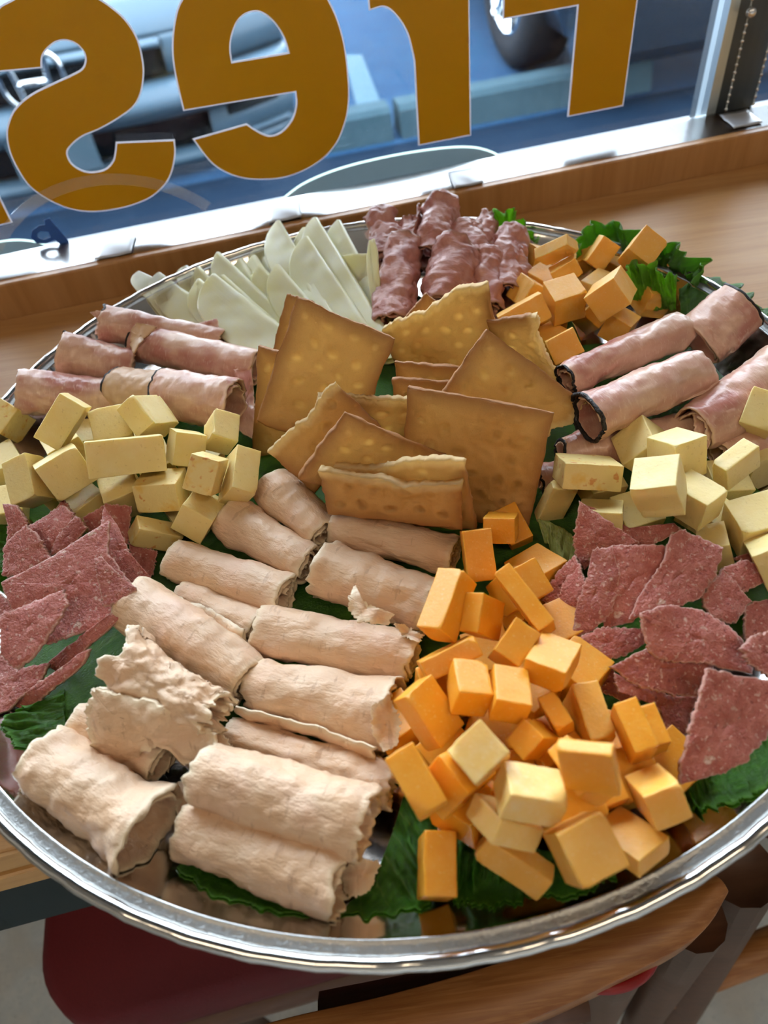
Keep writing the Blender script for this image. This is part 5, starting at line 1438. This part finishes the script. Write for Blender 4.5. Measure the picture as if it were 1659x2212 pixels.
 'k2': [0.1251, -0.0566, 0.0119, 0.9634, -0.0033, 0.0706, 0.2586, 0.0165, 0.0165, 0.0165],
 'k3': [0.1391, -0.0403, 0.0113, 0.9957, 0.0734, 0.0569, 0, 0.0164, 0.0164, 0.0164],
}
FO, BO, WL, WR_ = 'front orange cheddar cubes', 'back orange cheddar cubes', 'left white cheese cubes', 'right white cheese cubes'
CI = {
 'o1': ('cheddar', 'small cheddar cube at the foot of the largest cracker'),
 'o2': ('cheddar', 'upright cheddar bar beside the turkey below the crackers'),
 'o3': ('cheddar', 'large cheddar block next to the pale lettuce scrap'),
 'o3b': ('cheddar', 'cheddar cube hidden behind the block at the lettuce scrap'),
 'o4': ('cheddar', 'long slanting cheddar bar beside the right salami'),
 'o5': ('cheddar', 'biggest glossy cheddar bar on top, next to the torn turkey roll'),
 'o6': ('cheddar', 'broken cheddar chunk leaning on the glossy bar'),
 'o7': ('cheddar', 'cheddar cube behind the broken chunk'),
 'o8': ('cheddar', 'flat-lying cheddar cube between the broken chunk and slanting bar'),
 'o9': ('cheddar', 'cheddar block with a broad shiny top beside the salami'),
 'o10': ('cheddar', 'dark cheddar bar lying below the glossy bar by the turkey'),
 'o11': ('cheddar', 'left cube of the side-by-side cheddar pair'),
 'o12': ('cheddar', 'right cube of the side-by-side cheddar pair'),
 'o13': ('cheddar', 'large tilted cheddar block against the turkey rolls'),
 'o14': ('cheddar', 'flat cheddar slab facing front at the pile\'s left edge'),
 'o15': ('cheddar', 'cheddar cube half under the left edge slab'),
 'o16': ('cheddar_cream', 'tan diamond-set cheddar cube left of the topmost cube'),
 'o17': ('cheddar_cream', 'topmost pale cheddar cube nearest the camera'),
 'o18': ('cheddar_cream', 'crumbly pale cheddar cube under the topmost one'),
 'o19': ('cheddar', 'bright cheddar cube right of the topmost one'),
 'o20': ('cheddar', 'cheddar cube under the bright one'),
 'o21': ('cheddar', 'upright cheddar cube leaning at the front right wedge'),
 'o22': ('cheddar', 'cheddar cube standing behind the leaning upright one'),
 'o23': ('cheddar_pale', 'rightmost cheddar cube by the lower right lettuce'),
 'o24': ('cheddar_pale', 'long cheddar bar lying at the platter\'s front right wall'),
 'o25': ('cheddar_pale', 'big cheddar block at the very front of the pile'),
 'o26': ('cheddar_pale', 'wide cheddar bar at the front over dark lettuce'),
 'o27': ('cheddar', 'upright cheddar bar standing alone on the lettuce'),
 'o28': ('cheddar', 'cheddar cube with a ridged top in the pile\'s middle'),
 'o29': ('cheddar', 'cheddar cube wedged below the shiny topped block'),
 'o30': ('cheddar_pale', 'cheddar bar with a cracked face near the salami'),
 'p1': ('cheddar_pale', 'back orange cube next to the roast beef'),
 'p2': ('cheddar_cream', 'highest pale cube of the back orange pile'),
 'p3': ('cheddar_pale', 'back orange cube just under the highest one'),
 'p4': ('cheddar_pale', 'ridged back orange cube beside the beef'),
 'p5': ('cheddar_pale', 'long back orange bar above the broken cracker'),
 'p6': ('cheddar_pale', 'large back orange block in the pile\'s middle'),
 'p7': ('cheddar_pale', 'back orange cube tilted against the frilly lettuce'),
 'p8': ('cheddar_pale', 'pitted back orange cube under the frilly lettuce'),
 'p9': ('cheddar_cream', 'low pale cube in the centre of the back pile'),
 'p10': ('cheddar_pale', 'big tilted back orange cube beside the bright lettuce curl'),
 'p11': ('cheddar_pale', 'back orange cube touching the upper ham roll'),
 'p12': ('cheddar_pale', 'ridged orange cube right of the others behind the ham'),
 'p13': ('cheddar_pale', 'front cube of the back orange pile by the broken cracker'),
 'p14': ('cheddar_pale', 'back orange cube behind the front one by the ham'),
 'w1': ('rind_cheese', 'white cube with orange veined rind at the left rim'),
 'w2': ('white_cheese', 'large white block tipped up beside the left ham'),
 'w3': ('white_cheese', 'upright white cube left of the ridged one'),
 'w4': ('white_cheese', 'ridged white cube under the tan ham roll'),
 'w5': ('white_cheese', 'rounded white block above the left salami'),
 'w6': ('white_cheese', 'white slab leaning in front of the rounded block'),
 'w7': ('white_cheese', 'wide white bar across the middle of the left pile'),
 'w8': ('white_cheese', 'white cube with a ridged left side'),
 'w9': ('white_cheese', 'ridged white cube below the frayed ham roll'),
 'w10': ('rind_cheese', 'small white cube with a brown stained corner'),
 'w11': ('rind_cheese', 'white bar with orange stains below the wide bar'),
 'w12': ('white_cheese', 'tall white block touching the left crackers'),
 'w13': ('white_cheese', 'lowest white cube beside the turkey'),
 'w14': ('rind_cheese', 'white chunk with an orange rind above the salami'),
 'v1': ('white_cheese', 'white cube beside the largest cracker'),
 'v2': ('rind_cheese', 'white block with a broken yellow top below the ham'),
 'v3': ('white_cheese', 'white cube under the broken-topped block'),
 'v4': ('white_cheese', 'white cube farthest back in the right pile'),
 'v5': ('white_cheese', 'large white cube in the centre of the right pile'),
 'v6': ('white_cheese', 'white cube with a scratched top in the right pile'),
 'v7': ('white_cheese', 'ridged white cube above the right salami'),
 'v8': ('white_cheese', 'tall white block with a yellow top at the right edge'),
 'v9': ('white_cheese', 'white cube behind the yellow-topped block'),
 'v10': ('white_cheese', 'white cube below the yellow-topped block'),
 'v11': ('white_cheese', 'white cube just above the uppermost salami wedge'),
 'v12': ('white_cheese', 'lowest white cube at the right picture edge'),
}
RG = {'o28': (1, 2, 4), 'p4': (-3, 1, 5), 'p12': (-3, 2, 5), 'w4': (-3, 2, 6), 'w8': (-1, 1, 6), 'w9': (-2, 1, 6), 'v7': (-3, 1, 6)}
HID = {'f': ('cheddar', FO, 'cheddar cube buried under the other front cheddar cubes'), 'g': ('cheddar_pale', BO, 'orange cube buried in the back orange pile'),
       'h': ('white_cheese', WL, 'white cube buried under the left white pile'), 'k': ('white_cheese', WR_, 'white cube buried under the right white pile')}
for i, (k, row) in enumerate(CUBES.items()):
    if k in CI:
        mt, lab = CI[k]
        g = {'o': FO, 'p': BO, 'w': WL, 'v': WR_}[k[0]]
    else:
        mt, g, lab = HID[k[0]]
    nm = {'o': 'cheddar_cube', 'p': 'cheddar_cube', 'f': 'cheddar_cube', 'g': 'cheddar_cube'}.get(k[0], 'white_cheese_cube')
    cheese(nm, row, M[mt], lab, g, 2000 + i * 7, RG.get(k), chips=1 + (i % 3), rnd=.0003 + .0002 * (i % 4) / 3)

# ------------------------------------------------------------------ below the counter's edge
M['red'] = material('red', (0.13, 0.003, 0.007), 0.75, [('noise', 700, .4, .7, (0.09, 0.002, 0.005), .6, 2), ('noise', 9, .4, .7, (0.11, 0.004, 0.012), .6, 2)], [('noise', 900, 3, .4, .001)])
M['red_strap'] = material('red_strap', (0.30, 0.012, 0.014), 0.4, [('noise', 300, .4, .7, (0.22, 0.01, 0.012), .6, 2)])
M['stool_wood'] = material('stool_wood', (0.40, 0.17, 0.05), 0.42, [('noise', (6, 120, 120), .40, .62, (0.24, 0.085, 0.022), .85, 4), ('noise', (14, 500, 500), .5, .7, (0.48, 0.23, 0.08), .6, 3)], [('noise', (10, 400, 400), 3, .25, .0006)])
M['stool_dark'] = material('stool_dark', (0.12, 0.055, 0.03), 0.5, [('noise', (8, 160, 160), .4, .66, (0.08, 0.035, 0.02), .8, 3)])
M['teal'] = material('teal', (0.010, 0.045, 0.055), 0.6, [('noise', 8, .4, .7, (0.014, 0.055, 0.065), .6, 2)])
# red padded stool under the counter
rs = empty('red_stool', (-.05, -.02, FZ))
tag(rs, 'dark red padded stool under the counter edge', 'stool')
zs = -.30
def rounded_seat(name, x0, x1, y0, y1, z0, z1, r, mat, parent, dome=.0, n=40):
    k = []
    for cx, cy, a0 in ((x1 - r, y1 - r, 0), (x0 + r, y1 - r, 90), (x0 + r, y0 + r, 180), (x1 - r, y0 + r, 270)):
        for a in np.linspace(a0, a0 + 90, 10):
            k.append((cx + r * math.cos(math.radians(a)), cy + r * math.sin(math.radians(a))))
    k = np.array(k)
    c = k.mean(0)
    V, F = [], []
    levels = [(1.0, z0), (1.015, z0 + (z1 - z0) * .3), (1.015, z0 + (z1 - z0) * .6), (1.0, z1 - .006), (.97, z1), (.8, z1 + dome * .5), (.4, z1 + dome), (.02, z1 + dome)]
    for sc_, z in levels:
        for p in k:
            q = c + (p - c) * sc_
            V.append(SB + EX * q[0] + EN * q[1] + EZ * z)
    m = len(k)
    for i in range(len(levels) - 1):
        for j in range(m):
            F.append((i * m + j, i * m + (j + 1) % m, (i + 1) * m + (j + 1) % m, (i + 1) * m + j))
    F.append(tuple(range(m))[::-1])
    F.append(tuple((len(levels) - 1) * m + j for j in range(m)))
    return mk(name, V, F, mat, parent)
def loc(px, py, z):
    p = at(px, py, z)
    return float((p - SB) @ EX), float((p - SB) @ EN)
xl, _ = loc(85, 2040, zs)
_, yf = loc(300, 2185, zs)
rounded_seat('seat_pad', xl, xl + .52, yf, yf + .30, zs - .07, zs, .05, M['red'], rs, .012)
rounded_seat('seat_base', xl - .004, xl + .524, yf - .004, yf + .304, zs - .10, zs - .071, .05, M['stool_dark'], rs)
for dx in (.05, .47):
    for dy in (.04, .26):
        p = SB + EX * (xl + dx) + EN * (yf + dy)
        tube('leg', [p + EZ * (zs - .09), p + EZ * FZ], .018, M['stool_dark'], rs, 10)
# teal panel beneath the counter
# wooden stool with a plank seat, front right
ws = empty('wooden_stool', (.12, -.18, FZ))
tag(ws, 'wooden plank stool with a red strap at the lower right', 'stool')
zw = -.16
A_ = np.array([at(*p, zw) for p in ((250, 2330), (560, 2215), (830, 2150), (1060, 2085), (1290, 2000), (1470, 1925), (1535, 1885))])
B_ = np.array([at(*p, zw) for p in ((330, 2480), (640, 2370), (900, 2290), (1130, 2210), (1350, 2110), (1510, 2020), (1575, 1925))])
PA, PB = resample(catmull(A_, 10), 60), resample(catmull(B_, 10), 60)
tt_ = np.linspace(0, 1, 16)
G = PA[:, None] * (1 - tt_)[None, :, None] + PB[:, None] * tt_[None, :, None]
G[..., 2] += .004 * np.sin(math.pi * tt_)[None]
seat = sheet('seat_plank', G[:, ::-1], (G - EZ * .028)[:, ::-1], M['stool_wood'], ws)
bevel(seat, .004, 3)
def wleg(p, q, r, name='leg', mat='stool_dark', parent=ws):
    return tube(name, [np.asarray(p) * (1 - t) + np.asarray(q) * t for t in np.linspace(0, 1, 6)], r, M[mat], parent, 12)
l1 = wleg(at(1330, 2060, zw - .03), at(1290, 2200, -.62), .016)
l2 = wleg(at(1500, 1985, zw - .03), at(1370, 2230, -.75), .016)
wleg(at(1600, 1880, zw - .05), at(1420, 2260, -.80), .020)
wleg(at(700, 2230, zw - .04), at(1250, 2120, -.20), .018, 'apron')
wleg(at(1395, 2150, -.50), at(1760, 2010, -.50), .016, 'footrest', 'stool_wood')
th = np.linspace(0, 2 * math.pi, 41)[:-1]
rc = at(1315, 2062, zw - .02)
tube('strap', [rc + EX * .024 * math.cos(a) + EN * .014 * math.sin(a) + EZ * (-.006 * math.cos(a)) for a in th], .0030, M['red_strap'], ws, 8, closed=True)
# red item at the right edge
cx_, cy_ = loc(1640, 1845, -.20)
rb = rounded_seat('red_cushion', cx_ + .012, cx_ + .15, cy_ + .01, cy_ + .10, -.23, -.20, .02, M['red'], None, .004)
tag(rb, 'red cushion just showing at the right edge below the platter', 'cushion')
